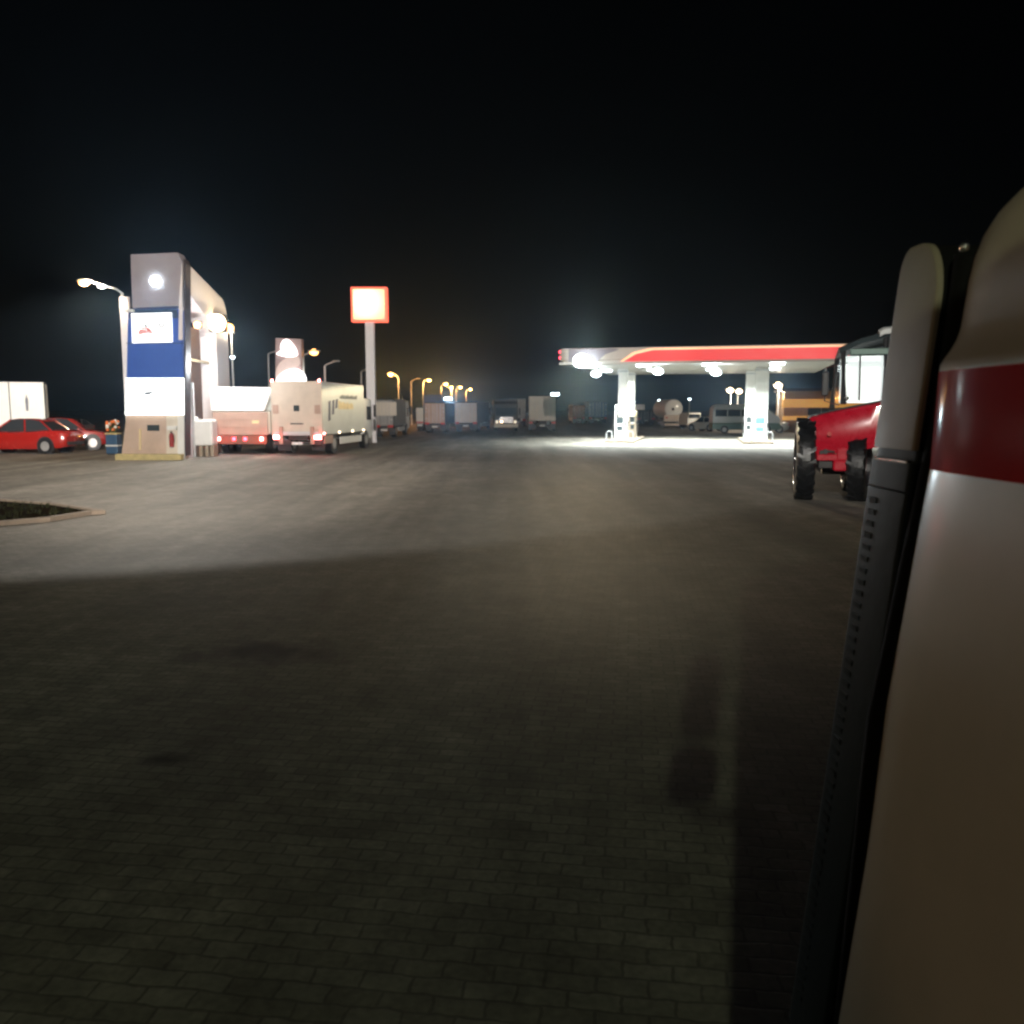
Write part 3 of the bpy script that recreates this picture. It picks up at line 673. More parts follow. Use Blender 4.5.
MB().box(-.86, -.80, .76, D-2.42, 0, hF-1.7).build('inner_wall', M['brown_dark'], ar)
MB().box(-.70, -.1, 1.5, 1.7, 0, 3.4).build('post', M['steel'], ar)
MB().box(-.5, -.4, .75, D-2.4, 4.45, 4.56).build('cross_bar', M['gold_mark'], ar)
# floodlights on the arch
for px, py, yy, m_ in ((197.5, 325, 41.0, 'lamp_sodium'), (217, 323, 43.0, 'lamp_warm'), (229, 328, 47.0, 'lamp_orange')):
    p = at(px, py, yy)
    o = thing('flood_lamp', {197.5: 'small orange lamp glowing inside the opening of the white arch', 217: 'blazing warm floodlight on the far leg of the white arch', 229: 'warm floodlight just right of the white arch leg'}[px], 'floodlight', p, 0, 'floodlights by the white arch')
    r_ = .16 if px < 200 else (.42 if px == 217 else .24)
    MB().cyl((0, -.02, 0), 'y', r_, .10, 18).build('lens', M[m_], o)
    MB().box(-r_, r_, .04, .22, -r_, r_, .03).build('housing', M['black'], o)
    if px == 229: MB().tube([(0, .15, 0), (0, .3, -.3), (0, .35, -p.z)], .04, 6).build('post', M['steel'], o)
    else: MB().tube([(0, .15, 0), (0, .4, -.1), (-.35, .5, -.1)], .04, 6).build('bracket', M['steel'], o)
# white cabinet and blue bin beside the tower
wc = thing('air_unit', 'white pump cabinet on short legs right of the sign tower', 'cabinet', ground(202, 457))
MB().box(-.52, .52, 0, .8, .52, 1.72, .09).build('housing', M['white'], wc)
MB().box(-.58, -.30, .05, .6, 1.3, 1.85, .05).build('hose_reel', M['white'], wc)
for x in (-.42, -.08, .2, .44): MB().box(x-.07, x+.07, .1, .7, 0, .53, .02).build('leg', M['cream_dirty'], wc)
MB().tube([(-.56, -.05, 1.7), (-.66, -.1, 1.0), (-.60, -.05, .3), (-.5, -.05, .12)], .03, 6).build('hose', M['black'], wc)
bn = thing('blue_bin', 'dark blue waste bin with a pale band left of the sign tower', 'bin', ground(112, 455))
MB().box(-.28, .28, 0, .5, .05, .98, .03).build('body', M['blue_bin'], bn)
MB().box(-.29, .29, -.012, .51, .42, .48).build('band', M['white'], bn)
MB().box(-.31, .31, -.03, .53, .985, 1.06, .02).build('lid', M['yellow_kerb'], bn)
fl = thing('flower_display', 'orange and white flower display on top of the blue bin', 'flowers', ground(112, 455)+Vector((0, .25, 1.064)))
fb = MB(); fo = MB(); fg = MB()
for i in range(24):
    (fb if i % 3 == 0 else fo).sph((random.uniform(-.32, .35), random.uniform(-.15, .15), random.uniform(.12, .62)), random.uniform(.05, .09), seg=8)
for i in range(20):
    x = random.uniform(-.28, .28); fg.tube([(x*.4, 0, 0), (x, random.uniform(-.1, .1), random.uniform(.3, .5))], .012, 5)
fb.build('white_blooms', M['white'], fl); fo.build('orange_blooms', M['orange'], fl); fg.build('stems', M['olive'], fl)

# ================================================================== street lamps
def street_lamp(px_base, px_head, py_head, Y, label, lampm, both=False, group='street lamps', r=.22, py_bend=None, pole=M['steel'], bulb=True, py_arm=None):
    hd = at(px_head, py_head, Y); bx = at(px_base, py_head, Y).x
    t = thing('street_lamp', label, 'street lamp', (bx, Y, 0), 0, group)
    zt = hd.z-.35 if py_bend is None else at(px_base, py_bend, Y).z
    MB().tube([(0, 0, 0), (0, 0, .6), (0, 0, zt)], [.13, .10, .065], 10).cyl((0, 0, .03), 'z', .2, .06).build('pole', pole, t, smooth=True)
    dx = hd.x-bx
    MB().tube([(0, 0, zt-.02), (dx*.15, 0, zt+(hd.z-zt)*.35), (dx*.8, 0, hd.z+.02), (dx, 0, hd.z+.05)], .045, 8).build('arm', pole, t, smooth=True)
    MB().sph((dx, .05, hd.z+.07), r*1.05, (1.3, .8, .3)).build('head', M['steel'], t, smooth=True)
    if bulb: MB().sph((dx, -.02, hd.z-.02), r*.8, (1.1, .8, .8)).build('lens', lampm, t, smooth=True)
    return t
l1 = street_lamp(121.5, 84, 282, 38.6, 'tall street lamp with a warm glow left of the sign tower', M['lamp_orange'], r=.26, py_bend=293)
MB().sph((at(103, 287, 38.6).x-l1.location.x, -.1, at(103, 287, 38.6).z), .10, (1.6, .8, .7)).build('lens', M['lamp_white'], l1, smooth=True)
MB().box(-.10, .28, -.1, .1, 0, at(120, 297, 38.6).z).build('mast', M['pole_white'], l1)
street_lamp(232.5, 232.5, 357, 78, 'small white lamp over the canvas trailer right of the arch', M['lamp_white'], r=.2)
street_lamp(268, 280, 351, 66, 'unlit thin lamp post left of the glowing totem', M['lamp_white'], bulb=False, py_bend=354)
street_lamp(303, 314, 352, 60, 'orange street lamp just right of the glowing totem', M['lamp_orange'], r=.34, py_bend=356)
street_lamp(324.5, 336, 362, 62, 'unlit pale lamp post between totem and square sign', M['lamp_white'], bulb=False, py_bend=366, pole=M['pole_white'])
street_lamp(361, 370, 369, 75, 'unlit lamp post just left of the square sign pole', M['lamp_white'], bulb=False, py_bend=372)
far = [(398.5, 390.5, 374, 100, 'orange street lamp first to the right of the square sign', 1), (411, 418, 379, 120, 'unlit lamp post between the first two orange lamps', 0), (423, 429, 380, 118, 'orange street lamp above the reddish brown trailer', 1),
       (441, 446, 384, 135, 'orange street lamp left of the close pair of lamps', 1), (451.5, 451.2, 387, 142, 'orange street lamp second of the close pair of lamps', 1),
       (456, 460.5, 387, 158, 'orange street lamp second from the right of the far row', 1), (466, 470.5, 389, 170, 'smallest orange street lamp at the right end of the far row', 1)]
for (a, b, c, Y, lab, on) in far:
    street_lamp(a, b, c, Y, lab, M['lamp_sodium'], bulb=bool(on), r=.32 if on else .25)
for (a, b, c, Y, lab, m_, r) in ((634, 634, 402, 120, 'tiny pinkish lamp right of the left pumps', 'lamp_white', .2), (659.5, 659.5, 400.5, 130, 'tiny lamp left of the tanker', 'lamp_white', .28), (689.5, 689.5, 399, 130, 'tiny white lamp right of the tanker', 'lamp_white', .18),
                                 (731, 730, 390, 95, 'bright lamp above the minibus', 'lamp_warm', .38), (738, 739, 391, 96, 'warm lamp beside the right canopy column above the minibus', 'lamp_warm', .38), (779, 778, 385, 84, 'bright white-orange lamp between right pumps and tractor', 'lamp_warm', .42)):
    street_lamp(a, b, c, Y, lab, M[m_], r=r, py_bend=c+1.5)

# ================================================================== signs
sq = thing('pole_sign', 'square glowing orange-white sign with red edge on a tall white pole', 'sign', (at(370, 400, 56).x, 56, 0))
a, b = at(351.5, 322, 56), at(387, 287, 56); sx0, sx1 = a.x-sq.location.x, b.x-sq.location.x
MB().box(sx0, sx1, -.1, .5, a.z, b.z, .05).build('sign_box', M['lit_sign_red'], sq)
MB().box(sx0+.16, sx1-.16, -.16, -.101, a.z+.16, b.z-.16, .05).build('sign_face', M['sign_face'], sq)
MB().box(-.26+.03, .30+.03, .05, .5, 0, a.z).build('pole', M['pole_white'], sq)
to = thing('logo_totem', 'pinkish totem with a white glowing curved logo behind the box truck', 'sign', (at(291, 388, 58).x, 58, 0))
def tq(px, py): p = at(px, py, 58); return (p.x-to.location.x, p.z)
MB().prism([tq(275.5, 400), tq(301.5, 400), tq(301.5, 339), tq(275.5, 338)], 'y', 0, .6).build('panel', M['totem_pink'], to)
MB().box(-.9, .6, .1, .5, 0, tq(276, 400)[1]).build('stem', M['steel'], to)
def smooth_poly(pts, k=6):
    out = []; n = len(pts)
    for i in range(n):
        p0, p1, p2, p3 = (Vector(pts[(i+j-1) % n]) for j in range(4))
        for s in range(k):
            t = s/k
            out.append(tuple(.5*((2*p1)+(-p0+p2)*t+(2*p0-5*p1+4*p2-p3)*t*t+(-p0+3*p1-3*p2+p3)*t**3)))
    return out
MB().prism(smooth_poly([tq(*p) for p in ((281, 346), (283.5, 341), (287.5, 339.5), (292, 343), (296, 349), (297.5, 355), (292, 357), (285, 356.5), (277, 354), (281.5, 350.5))]), 'y', -.14, -.002).build('logo_piece', M['lit_logo'], to)
MB().prism(smooth_poly([tq(*p) for p in ((276.6, 380), (276.5, 370), (281, 362), (289, 357.5), (297, 356), (300, 360), (299, 366), (290, 369), (284, 374), (281, 383))]), 'y', -.12, -.002).build('logo_piece', M['lit_logo_soft'], to)
MB().prism(smooth_poly([tq(*p) for p in ((277.5, 381), (281, 375), (288, 370.5), (297, 369), (304, 373), (307, 380), (303, 386), (292, 387.5), (283, 386))]), 'y', -.30, -.125).build('logo_piece', M['lit_logo'], to)
MB().prism([tq(301.8, 380), tq(304.4, 380), tq(303, 357), tq(302.4, 357)], 'y', .1, .3).build('fin', M['white'], to)

# ================================================================== distant lorries
def florry(px0, px1, pyt, pyb, label, door, side, yaw=0, Ln=9, group='lorries parked in a row at the far side', name='parked_lorry', roof_light=False, **kw):
    pxc = (px0+px1)/2
    p = ground(pxc, pyb); W = (px1-px0)/F*p.y; Ht = at(pxc, pyt, p.y).z
    t = lorry(name, label, (p.x, p.y, 0), yaw, W, Ht, Ln, min(1.15, Ht*.3), side=side, door=door, group=group, **kw)
    return t
g1 = florry(374.5, 394, 399, 437.5, 'small grey canvas lorry right of the box truck below the square sign', M['grey_box'], M['grey_box'], R(-3), 5.5, curtain=True, axles=(1.1,))
MB().box(-1.0, 1.0, -.02, -.001, 1.7, 2.75).build('pale_patch', M['pale_box'], g1)
florry(416, 424, 407, 431, 'narrow pale lorry at the left end of the far row', M['pale_box'], M['pale_box'], R(-2), 7)
florry(424.5, 445.5, 402.5, 433, 'dusty reddish brown trailer with dim tail lamps in the far row', M['brown_door'], M['dark_box'], R(-4), 11, curtain=True, tails=M['tail_dim'])
florry(454.5, 477.5, 402, 432, 'pale beige-backed lorry in the middle of the far row', M['beige_door'], M['grey_box'], R(-4.5), 11, curtain=True)
b1 = florry(528.5, 556, 395.5, 431.5, 'tall cream box trailer nearest the canopy in the far row', M['pale_box'], M['pale_box'], R(-1), 11)
florry(508, 526, 398.5, 427, 'dark-sided pale lorry half hidden left of the cream box trailer', M['grey_box'], M['dark_box'], 0, 9)
florry(573, 585, 405, 424, 'dim red-brown lorry between cream trailer and blue lorry', M['rust_box'], M['dark_box'], 0, 9)
florry(589, 607, 401.5, 424, 'dim blue lorry just left of the canopy pumps', M['blue_box'], M['blue_box'], 0, 9, curtain=True)
florry(637, 655, 410, 425, 'low dark trailer right of the left pumps', M['dark_box'], M['dark_box'], 0, 9)
# blue container standing behind the brown trailer
bc = thing('blue_container', 'blue container rising behind the reddish brown trailer', 'container', (at(432, 398, 110).x, 110, 0))
cz = at(432, 394.5, 110).z
MB().box(-1.1, 1.3, 0, 12, 1.2, cz, .03).build('container_body', M['blue_box'], bc)
cr = MB()
for i in range(9): cr.box(-1.0+i*.25, -.9+i*.25, -.04, -.001, 1.3, cz-.1)
cr.build('ribbing', M['blue_box'], bc)
for s in (-1, 1): add_wheel(bc, s*.95, 1.5, .5, .3)
# two lit lamps on top of lorries
for px, py, lab, par in ((448, 398.5, 'bright white lamp above the beige-backed lorry', 96), (555, 394, 'bright white lamp over the cream box trailer corner', 92)):
    p = at(px, py, par)
    t = thing('yard_lamp', lab, 'lamp', (p.x, par, 0), 0, 'white yard lamps among the far lorries')
    MB().tube([(0, .1, 0), (0, .1, p.z-.1)], .06, 8).build('post', M['steel'], t)
    MB().box(-.42, .42, -.15, .2, p.z-.14, p.z+.10, .05).build('lens', M['lamp_white'], t)
# lorry cab facing us
cp = ground(506, 431)
fc = thing('parked_lorry', 'dark lorry facing the camera with pale headlamps in the far row', 'lorry', (cp.x, cp.y, 0), R(2), 'lorries parked in a row at the far side')
MB().prism([(0, .35), (0, 1.5), (.22, 2.75), (.6, 3.0), (2.1, 3.0), (2.1, .35)], 'x', -1.2, 1.2).build('cab', M['dark_box'], fc, bevel=.1)
MB().prism([(-.01, 1.55), (.20, 2.6), (.24, 2.6), (.04, 1.55)], 'x', -1.02, 1.02).build('windscreen', M['glass'], fc)
gr = MB()
for i in range(5): gr.box(-.7, .7, -.05, -.001, .85+i*.12, .91+i*.12)
gr.build('grille', M['chrome'], fc)
MB().box(-1.22, 1.22, -.12, .05, .35, .72, .04).build('bumper', M['pale_box'], fc)
for x in (-.92, .92): MB().cyl((x, -.13, .92), 'y', .16, .10, 16).build('headlight', M['head_dim'], fc)
MB().cyl((-.45, -.13, .95), 'y', .10, .08, 16).build('spot_lamp', M['marker'], fc)
MB().box(-1.25, 1.25, 2.3, 10, 1.1, 3.2, .04).build('cargo_box', M['dark_box'], fc)
for s in (-1, 1):
    MB().box(s*1.38-.08, s*1.38+.08, .1, .2, 1.6, 2.3, .02).build('mirror', M['black'], fc)
    for y in (.9, 7, 8.2): add_wheel(fc, s*1.05, y, .5, .32)
# tanker
tk = ground(673, 427.5)
tn = thing('tank_trailer', 'white round-ended tank trailer with beige underframe seen from behind under the canopy', 'tanker', (tk.x, tk.y, 0))
MB().cyl((0, 4, 2.25), 'y', 1.12, 8, 32).sph((0, 0, 2.25), 1.12, (1, .22, 1), 20).build('tank', M['white'], tn, smooth=True)
MB().box(-1.15, 1.1, -.3, .1, .72, 1.5, .04).build('rear_panel', M['beige_door'], tn)
MB().box(-1.1, 1.1, -.3, -.2, .22, .5, .03).build('bumper', M['beige_door'], tn)
MB().box(-.8, .8, 0, 8, .6, .95).build('chassis', M['chassis'], tn)
MB().cyl((-.1, -.27, 2.2), 'y', .16, .08, 14).build('hatch', M['grey_plastic'], tn)
for s in (-1, 1):
    MB().box(s*.85-.12, s*.85+.12, -.33, -.301, 1.1, 1.25).build('tail_light', M['tail_dim'], tn)
    for y in (1, 2.2): add_wheel(tn, s*.95, y, .5, .3)
# pickup
pk = ground(694, 429)
pu = thing('pickup_truck', 'small white pickup right of the tank trailer', 'pickup', (pk.x, pk.y, 0), R(25))
MB().prism([(-.9, .45), (-.9, 1.15), (-.7, 1.75), (.9, 1.8), (.9, 1.2), (.9, .45)], 'y', 0, 1.7).build('cab', M['white'], pu, bevel=.08)
MB().box(-.75, .75, -.012, -.001, 1.2, 1.65).build('windscreen', M['glass'], pu)
MB().box(.92, 2.9, 0, 1.7, .5, 1.1, .04).build('load_bed', M['dark_box'], pu)
for x in (-.4, 2.2):
    for y in (.12, 1.58):
        w = MB().cyl((0, 0, 0), 'y', .36, .22, 20).build('wheel', M['tyre'], pu, loc=(x, y, .36))
# motorcycles / small cars cluster
car('parked_car', 'dusty grey car between the white pickup and the minibus', ground(706, 431), R(35), M['pale_box'], 3.9, 1.65)
# minibus
mp = ground(712, 433.5)
mb_ = thing('minibus', 'white minibus with dark windows behind the right-hand pumps', 'minibus', (mp.x, mp.y, 0), R(-4))
MB().prism([(0, .95), (.05, 2.3), (.35, 2.62), (4.6, 2.62), (5.2, 2.0), (6.0, 1.45), (6.1, .95)], 'y', 0, 2.0).build('upper_body', M['white'], mb_, bevel=.1)
MB().prism([(0, .35), (0, .945), (6.1, .945), (6.1, .35)], 'y', 0, 2.0).build('lower_body', M['green_band'], mb_, bevel=.05)
wn = mb_
for x0, x1 in ((.25, 1.3), (1.38, 2.5), (2.58, 3.6), (3.68, 4.55)):
    MB().box(x0, x1, -.015, -.001, 1.55, 2.15, .004).build('window', M['glass'], mb_)
for x in (1.1, 4.9):
    w = MB().cyl((0, 0, 0), 'y', .36, .25, 22).build('wheel', M['tyre'], mb_, loc=(x, .1, .36))
    MB().cyl((0, 0, 0), 'y', .2, .27, 14).build('rim', M['rim'], w)
MB().sph((6.08, .3, .85), .14).build('headlight', M['head_dim'], mb_, smooth=True)
car('parked_car', 'pale car right of the right-hand pumps before the ochre shop', ground(772, 433)+Vector((0, 2, 0)), R(70), M['white'], 4.2, 1.7)
# shop with lit yellow strips
sh = thing('shop_building', 'low ochre shop with lit yellow strips behind the tractor', 'shop', (at(783, 430, 82).x, 82, 0), R(-12))
MB().box(0, 26, 0, 8, 0, 3.9).build('wall', M['shop_wall'], sh)
MB().box(-.2, 26.2, -.55, 0, 2.35, 3.15, .03).build('upper_strip', M['yellow_strip'], sh)
MB().box(-.1, 26.1, -.28, 0, 1.15, 1.55, .03).build('lower_strip', M['yellow_strip'], sh)
MB().box(-.3, 26.3, -.6, 8.2, 3.9, 4.15, .04).build('roof', M['dark_box'], sh)
for i in range(5):
    f = MB().box(2.2+i*4.4, 4.6+i*4.4, -.06, -.001, 1.6, 2.32).build('window', M['glass'], sh)
    MB().box(3.38+i*4.4, 3.42+i*4.4, -.08, -.061, 1.6, 2.32).build('frame', M['steel'], f)

# low dark treeline / embankment and a wall along the far road
fw = MB().box(-18, -8.2, 0, .25, 0, 1.4).build('boundary_wall', M['shop_wall'], None, loc=(at(430, 425, 125).x+4, 125, 0))
tag(fw, 'low ochre roadside wall under the orange lamps behind the far lorries', 'wall')
hc = at(405.5, 419, 118)
h1 = car('parked_car', 'distant car with glowing headlamps between grey lorry and pale lorry', (hc.x, 112, 0), R(180), M['dark_box'], 4.3, head=M['head_far'])

# ================================================================== CANOPY
CY = R(-15)                               # front edge swings towards us on the right
cn0 = Vector((2.75, 51.2, 0))
cz0, cz1 = 4.83, 5.76
LEN, DEP = 15.9, 19.0
cn = thing('station_canopy', 'long white filling station canopy with a red stripe and lit underside', 'canopy', cn0, CY)
soff = MB().box(.25, LEN, .3, DEP, cz0+.12, cz0+.22).build('ceiling', M['canopy_white'], cn)
# fascia with rounded left end: front face pieces
def rounded_end(x0, x1, y0, y1, z0, z1, r):
    poly = [(x1, y0), (x0+r, y0)]+[(x0+r-r*math.sin(R(15*i)), y0+r-r*math.cos(R(15*i))) for i in range(1, 6)]+[(x0, y0+r), (x0, y1), (x1, y1)]
    return MB().prism(poly, 'z', z0, z1)
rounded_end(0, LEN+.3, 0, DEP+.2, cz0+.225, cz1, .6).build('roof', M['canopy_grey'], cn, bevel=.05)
MB().box(.05, LEN+.3, -.05, .28, cz0-.02, cz0+.12, .03).build('fascia_lower', M['canopy_white'], cn)
MB().prism([(3.9, cz0+.125), (LEN+.3, cz0+.125), (LEN+.3, cz1-.20), (5.6, cz1-.20), (4.6, cz0+.52)], 'y', -.07, -.001).build('red_stripe', M['canopy_red'], cn)
MB().prism([(3.7, cz0+.125), (3.86, cz0+.125), (4.56, cz0+.54), (5.55, cz1-.17), (LEN+.3, cz1-.17), (LEN+.3, cz1-.07), (5.4, cz1-.07), (4.4, cz0+.62)], 'y', -.085, -.002).build('edge_strip', M['canopy_orange'], cn)
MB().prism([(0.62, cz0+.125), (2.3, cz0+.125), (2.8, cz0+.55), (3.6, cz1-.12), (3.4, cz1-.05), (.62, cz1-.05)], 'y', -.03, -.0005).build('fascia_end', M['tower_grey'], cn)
for z in (cz1-.15, cz1-.5): MB().box(-.08, -.002, .62, .78, z-.06, z+.06, .01).build('corner_marker', M['tail'], cn)
for (xx, yy) in ((1.2, 4), (4.6, 4), (8.6, 4), (12.6, 4), (1.2, 10.5), (4.6, 10.5), (8.6, 10.5), (12.6, 10.5)):
    MB().box(xx-.4, xx+.4, yy-.4, yy+.4, cz0+.02, cz0+.118, .02).build('ceiling_lamp', M['lamp_white'], cn)
# columns
def col(px, y, w, d):
    inv = (Matrix.Translation(cn0) @ Matrix.Rotation(CY, 4, 'Z')).inverted()
    p = inv @ Vector(((px-512)/F*y*1.0, y, 0))
    c = MB().box(p.x-w/2, p.x+w/2, p.y-d/2, p.y+d/2, 0, cz0+.118, .04).build('column', M['canopy_white'], cn)
    MB().box(p.x-w/2-.04, p.x+w/2+.04, p.y-d/2-.04, p.y+d/2+.04, cz0-.12, cz0-.02).build('column_cap', M['steel'], c)
    return p
colp = [col(622, 59.0, .60, .60), col(630, 64, .55, .6), col(759.5, 56.8, .85, .7), col(748, 62.5, .68, .7)]
def pump(px, Y, rz, label, beige=False, w=.75, hgt=2.0, blue=False):
    g_ = at(px, 440, Y)
    isl_ = .157
    t = thing('fuel_pump', label, 'fuel pump', (g_.x, g_.y, isl_), rz, 'fuel pumps under the canopy')
    hw = w/2
    bm_ = M['cream_dirty'] if beige else M['white']
    MB().box(-hw, hw, 0, .5, 0, 1.05, .03).build('cabinet', bm_, t)
    MB().box(-hw, -hw+.10, .03, .47, 1.052, hgt-.35).box(hw-.10, hw, .03, .47, 1.052, hgt-.35).build('side_post', bm_, t)
    MB().box(-hw, hw, -.04, .5, hgt-.348, hgt, .04).build('header', M['white'] if not beige else M['gold_mark'], t)
    MB().box(-hw+.12, hw-.12, .0, .04, 1.1, 1.5, .01).build('display', M['panel_blue'] if blue else M['grey_plastic'], t)
    MB().box(-hw+.15, hw-.15, -.012, -.001, .62, .92).build('keypad', M['grey_plastic'] if not blue else M['panel_blue'], t)
    for s in (-1, 1):
        MB().tube([(s*hw, .2, hgt-.4), (s*(hw+.14), .1, 1.3), (s*(hw+.17), .05, .5), (s*(hw+.06), .05, .35), (s*(hw+.03), .1, 1.0)], .022, 6).build('hose', M['black'], t)
        MB().box(s*(hw+.02)-.03, s*(hw+.02)+.03, -.02, .18, 1.0, 1.22, .01).build('nozzle', M['black'], t)
    return t
pump(619.5, 57.2, CY, 'white fuel pump with grey keypad in front of the left canopy column', w=.68, hgt=2.35)
pump(632, 61.8, CY, 'beige fuel pump right of the left canopy column', beige=True, w=.55, hgt=1.9)
pump(759.5, 54.8, CY, 'white fuel pump with blue display in front of the right canopy column', blue=True, w=.8, hgt=2.3)
pump(748, 60.3, CY, 'pale fuel pump left of the right canopy column', w=.55, hgt=1.9)
for px, y, lab in ((625, 60, 'raised concrete pump island around the left canopy columns'), (754, 58, 'raised concrete pump island around the right canopy columns')):
    o = MB().box(-.95, .95, -4.2, 5.2, 0, .155, .03).build('pump_island', M['concrete'], None, loc=((px-512)/F*y, y, 0), rz=R(-13))
    tag(o, lab, 'pump island', 'pump islands under the canopy')
    for s in (-1, 1):
        p = Matrix.Rotation(R(-13), 4, 'Z') @ Vector((s*.7, -3.95, 0))
        gt = thing('guard_rail', ('left' if s < 0 else 'right')+' steel hoop guarding the front of the '+('left' if px < 700 else 'right')+' pump island', 'guard rail', (o.location.x+p.x, o.location.y+p.y, .155), 0, 'guard hoops at the pump islands')
        MB().tube([(-.18, 0, 0), (-.18, 0, .5), (-.12, 0, .6), (.12, 0, .6), (.18, 0, .5), (.18, 0, 0)], .035, 8).build('hoop', M['steel'], gt, smooth=True)
# floodlight on the canopy corner
fp = at(582, 361, 50.2)
fd = thing('flood_lamp', 'blazing blue-white floodlight on the left corner of the canopy', 'floodlight', fp, 0, 'canopy floodlights')
MB().sph((0, -.06, 0), .52, (1, .3, .75), 18).build('lens', M['lamp_flood'], fd, smooth=True)
MB().box(-.45, .45, .12, .4, -.32, .32, .05).build('housing', M['steel'], fd)
for px, py in ((596, 374), (658, 371.5), (716, 372.5)):
    p = at(px, py, 53 if px > 600 else 56)
    o = thing('canopy_lamp', {596: 'round bluish lamp hanging under the left end of the canopy', 658: 'round lamp under the canopy edge right of the left columns', 716: 'round lamp under the canopy edge left of the right columns'}[px], 'lamp', p, 0, 'round lamps under the canopy edge')
    MB().sph((0, 0, 0), .26, (1.2, 1, .7)).build('lens', M['lamp_flood'], o, smooth=True)
    MB().cyl((0, 0, .22), 'z', .12, .24, 12).build('mount', M['steel'], o)

# ================================================================== LIGHTING
W_ = Matrix.Translation(cn0) @ Matrix.Rotation(CY, 4, 'Z')
for i, (xx, yy) in enumerate(((2.5, 4), (8.5, 4), (13.6, 4), (2.5, 11.5), (8.5, 11.5), (13.6, 11.5))):
    p = W_ @ Vector((xx, yy, cz0-.05))
    light('canopy_light', 'AREA', p, (.93, 1, .97), 1500, size=.9, aim=p+Vector((0, 0, -1)))
# canopy corner flood: throws warm-grey light across the forecourt, cut off before the camera
street_light('canopy_flood', at(582, 361, 49.4), (1, .79, .50), 112, n=2.4, cut=83.9, soft=1.1, radius=.2, floor=.11, front=True)
light('cab_sheen_fill', 'SPOT', (lx, ty-.35, lz), (.72, .92, 1), 800, .35, aim=(1.0, 2.1, 1.9), spot=7, blend=.5)  # added spot at the tower lamp, puts a sheen on the near cab
p = at(448, 398.5, 95); light('cab_edge_fill', 'SPOT', (p.x, p.y, p.z), (.70, .90, 1), 15000, .3, aim=(1.2, 2.08, 1.1), spot=3.4, blend=.5)  # added narrow spot to brighten the rear corner of the near cab
# round lamp on the sign tower
street_light('tower_lamp', (lx, ty-.35, lz), (1, .95, .87), 600, n=2.2, cut=74.6, soft=.4, sx=1.0, radius=.12, front=True)
# warm street lamp left of the tower, floodlights by the arch
p = at(84, 282, 38.4); street_light('street_lamp_light', (p.x+.3, p.y-.1, p.z-.35), (1, .76, .50), 900, n=1.0, cut=78, soft=6)
p = at(217, 323, 42.6); light('arch_flood', 'SPOT', (p.x+.2, p.y-.6, p.z), (1, .88, .72), 1500, .25, aim=(p.x+1.5, p.y-7, 0), spot=86, blend=.6)
p = at(229, 328, 47); light('arch_flood_back', 'POINT', (p.x+.3, p.y+.2, p.z-.4), (1, .8, .55), 250, .2)
p = at(290, 378, 57.2); light('totem_glow', 'POINT', (p.x, p.y-.5, p.z), (1, .96, .95), 20, .6)
for px, py, Y, e in ((390.5, 374, 100, 1300), (429, 380, 118, 1500), (446, 384, 135, 1300), (451.2, 387, 142, 1300), (460.5, 387, 158, 1300), (470.5, 389, 170, 1600)):
    p = at(px, py, Y); light('sodium_light', 'POINT', (p.x, p.y-.4, p.z-.45), (1, .42, .10), e, .2)
for px, py, Y, e in ((730, 390, 94, 1100), (778, 385, 83, 1100)):
    p = at(px, py, Y); light('lot_light', 'POINT', (p.x, p.y-.4, p.z-.45), (1, .84, .66), e, .2)
# added white light at the foot of the arch, no lamp there, and the red glow of the lit tail lamps
p = at(207, 390, 39.3); light('arch_base_fill', 'POINT', (p.x+.4, p.y, 4.2), (.95, .98, 1), 650, .3)
for px, py, Y in ((276, 438, 40.2), (318, 438, 40.2), (222, 440, 41.2), (259, 440, 41.2)):
    p = at(px, py, Y); light('tail_glow', 'POINT', (p.x, p.y, p.z), (1, .08, .10), 12, .08)
# yard lamp behind the photographer: casts the door-and-mirror shadow
LA = Vector((-7.3, -27.0, 10.6))
light('yard_lamp_behind', 'POINT', LA, (.84, .95, .60), 8000, .16)
# added warm spot, unseen on the left: warms the flank of the cab
light('cab_flank_fill', 'SPOT', (-32, -3, 7.5), (1, .66, .34), 1700, .2, aim=(1, .9, 2.1), spot=6.5, blend=.6)
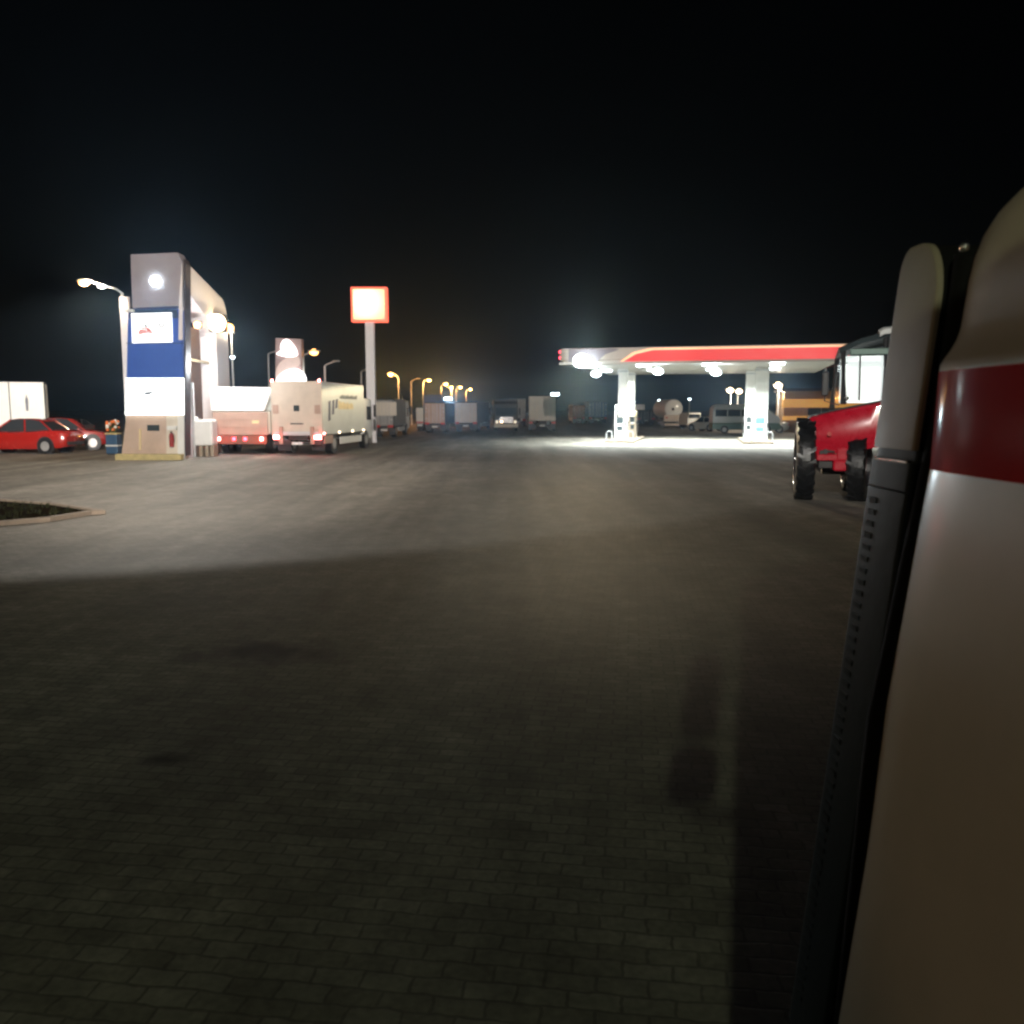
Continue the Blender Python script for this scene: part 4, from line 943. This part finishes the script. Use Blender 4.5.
# flood mast behind: lights the backs of the lorries far ahead
light('mast_flood', 'SPOT', (2.5, -14, 11), (1, .88, .78), 110000, .3, aim=(-14, 43, 2.5), spot=27, blend=.5)
light('mast_flood_left', 'SPOT', (-2, -12, 11), (1, .94, .88), 110000, .3, aim=(-29.5, 48, 3.2), spot=13, blend=.5)
light('mast_flood_right', 'SPOT', (-4, -14, 11), (1, .93, .88), 32000, .3, aim=(8.8, 21, 2.6), spot=13, blend=.5)
light('minibus_fill', 'SPOT', (4, -14, 11), (1, .93, .86), 30000, .3, aim=(19.5, 78, 1.5), spot=8, blend=.6)  # added unseen spot to brighten the minibus
light('mast_flood_far', 'SPOT', (2.5, -14, 11), (1, .86, .74), 75000, .3, aim=(2, 95, 2), spot=17, blend=.5)

hz = MB().box(-400, 400, -120, 420, -1, 15).build('haze', None or M['white']); hz.data.materials.clear()
hm = bpy.data.materials.new('night_haze'); hm.use_nodes = True; hn = hm.node_tree; hn.nodes.remove(hn.nodes['Principled BSDF'])
pv = hn.nodes.new('ShaderNodeVolumePrincipled'); pv.inputs['Color'].default_value = (.42, .68, 1, 1); pv.inputs['Density'].default_value = HAZE; pv.inputs['Anisotropy'].default_value = .86
hn.links.new(pv.outputs['Volume'], hn.nodes['Material Output'].inputs['Volume']); hz.data.materials.append(hm); hz['kind'] = 'stuff'

# ================================================================== WORLD
w = bpy.data.worlds.new('World'); sc.world = w; w.use_nodes = True
nt = w.node_tree; N = nt.nodes; L = nt.links; bg = N['Background']
sky = N.new('ShaderNodeTexSky'); sky.sky_type = 'NISHITA'; sky.sun_disc = False
sky.sun_elevation = R(-6); sky.sun_rotation = R(-20); sky.air_density = 1.3; sky.dust_density = 2
L.new(sky.outputs['Color'], bg.inputs['Color']); bg.inputs['Strength'].default_value = .06

# ================================================================== CAMERA
cd = bpy.data.cameras.new('camera'); cam = bpy.data.objects.new('camera', cd); COL.objects.link(cam)
cam.location = (0, 0, H); cam.rotation_euler = (R(90)-PITCH, 0, 0)
cd.sensor_width = 36; cd.lens = 36*F/1024; cd.clip_start = .05; cd.clip_end = 3000
cd.dof.use_dof = True; cd.dof.focus_distance = 6.5; cd.dof.aperture_fstop = cd.lens/1000/.0085
sc.camera = cam
sc.view_settings.view_transform = 'Standard'; sc.view_settings.look = 'None'; sc.view_settings.exposure = 0; sc.view_settings.gamma = 1
cy = sc.cycles
cy.use_denoising = True; cy.pixel_filter_type = 'BLACKMAN_HARRIS'; cy.filter_width = 2.4
cy.sample_clamp_indirect = 4; cy.max_bounces = 6; cy.caustics_reflective = False; cy.caustics_refractive = False
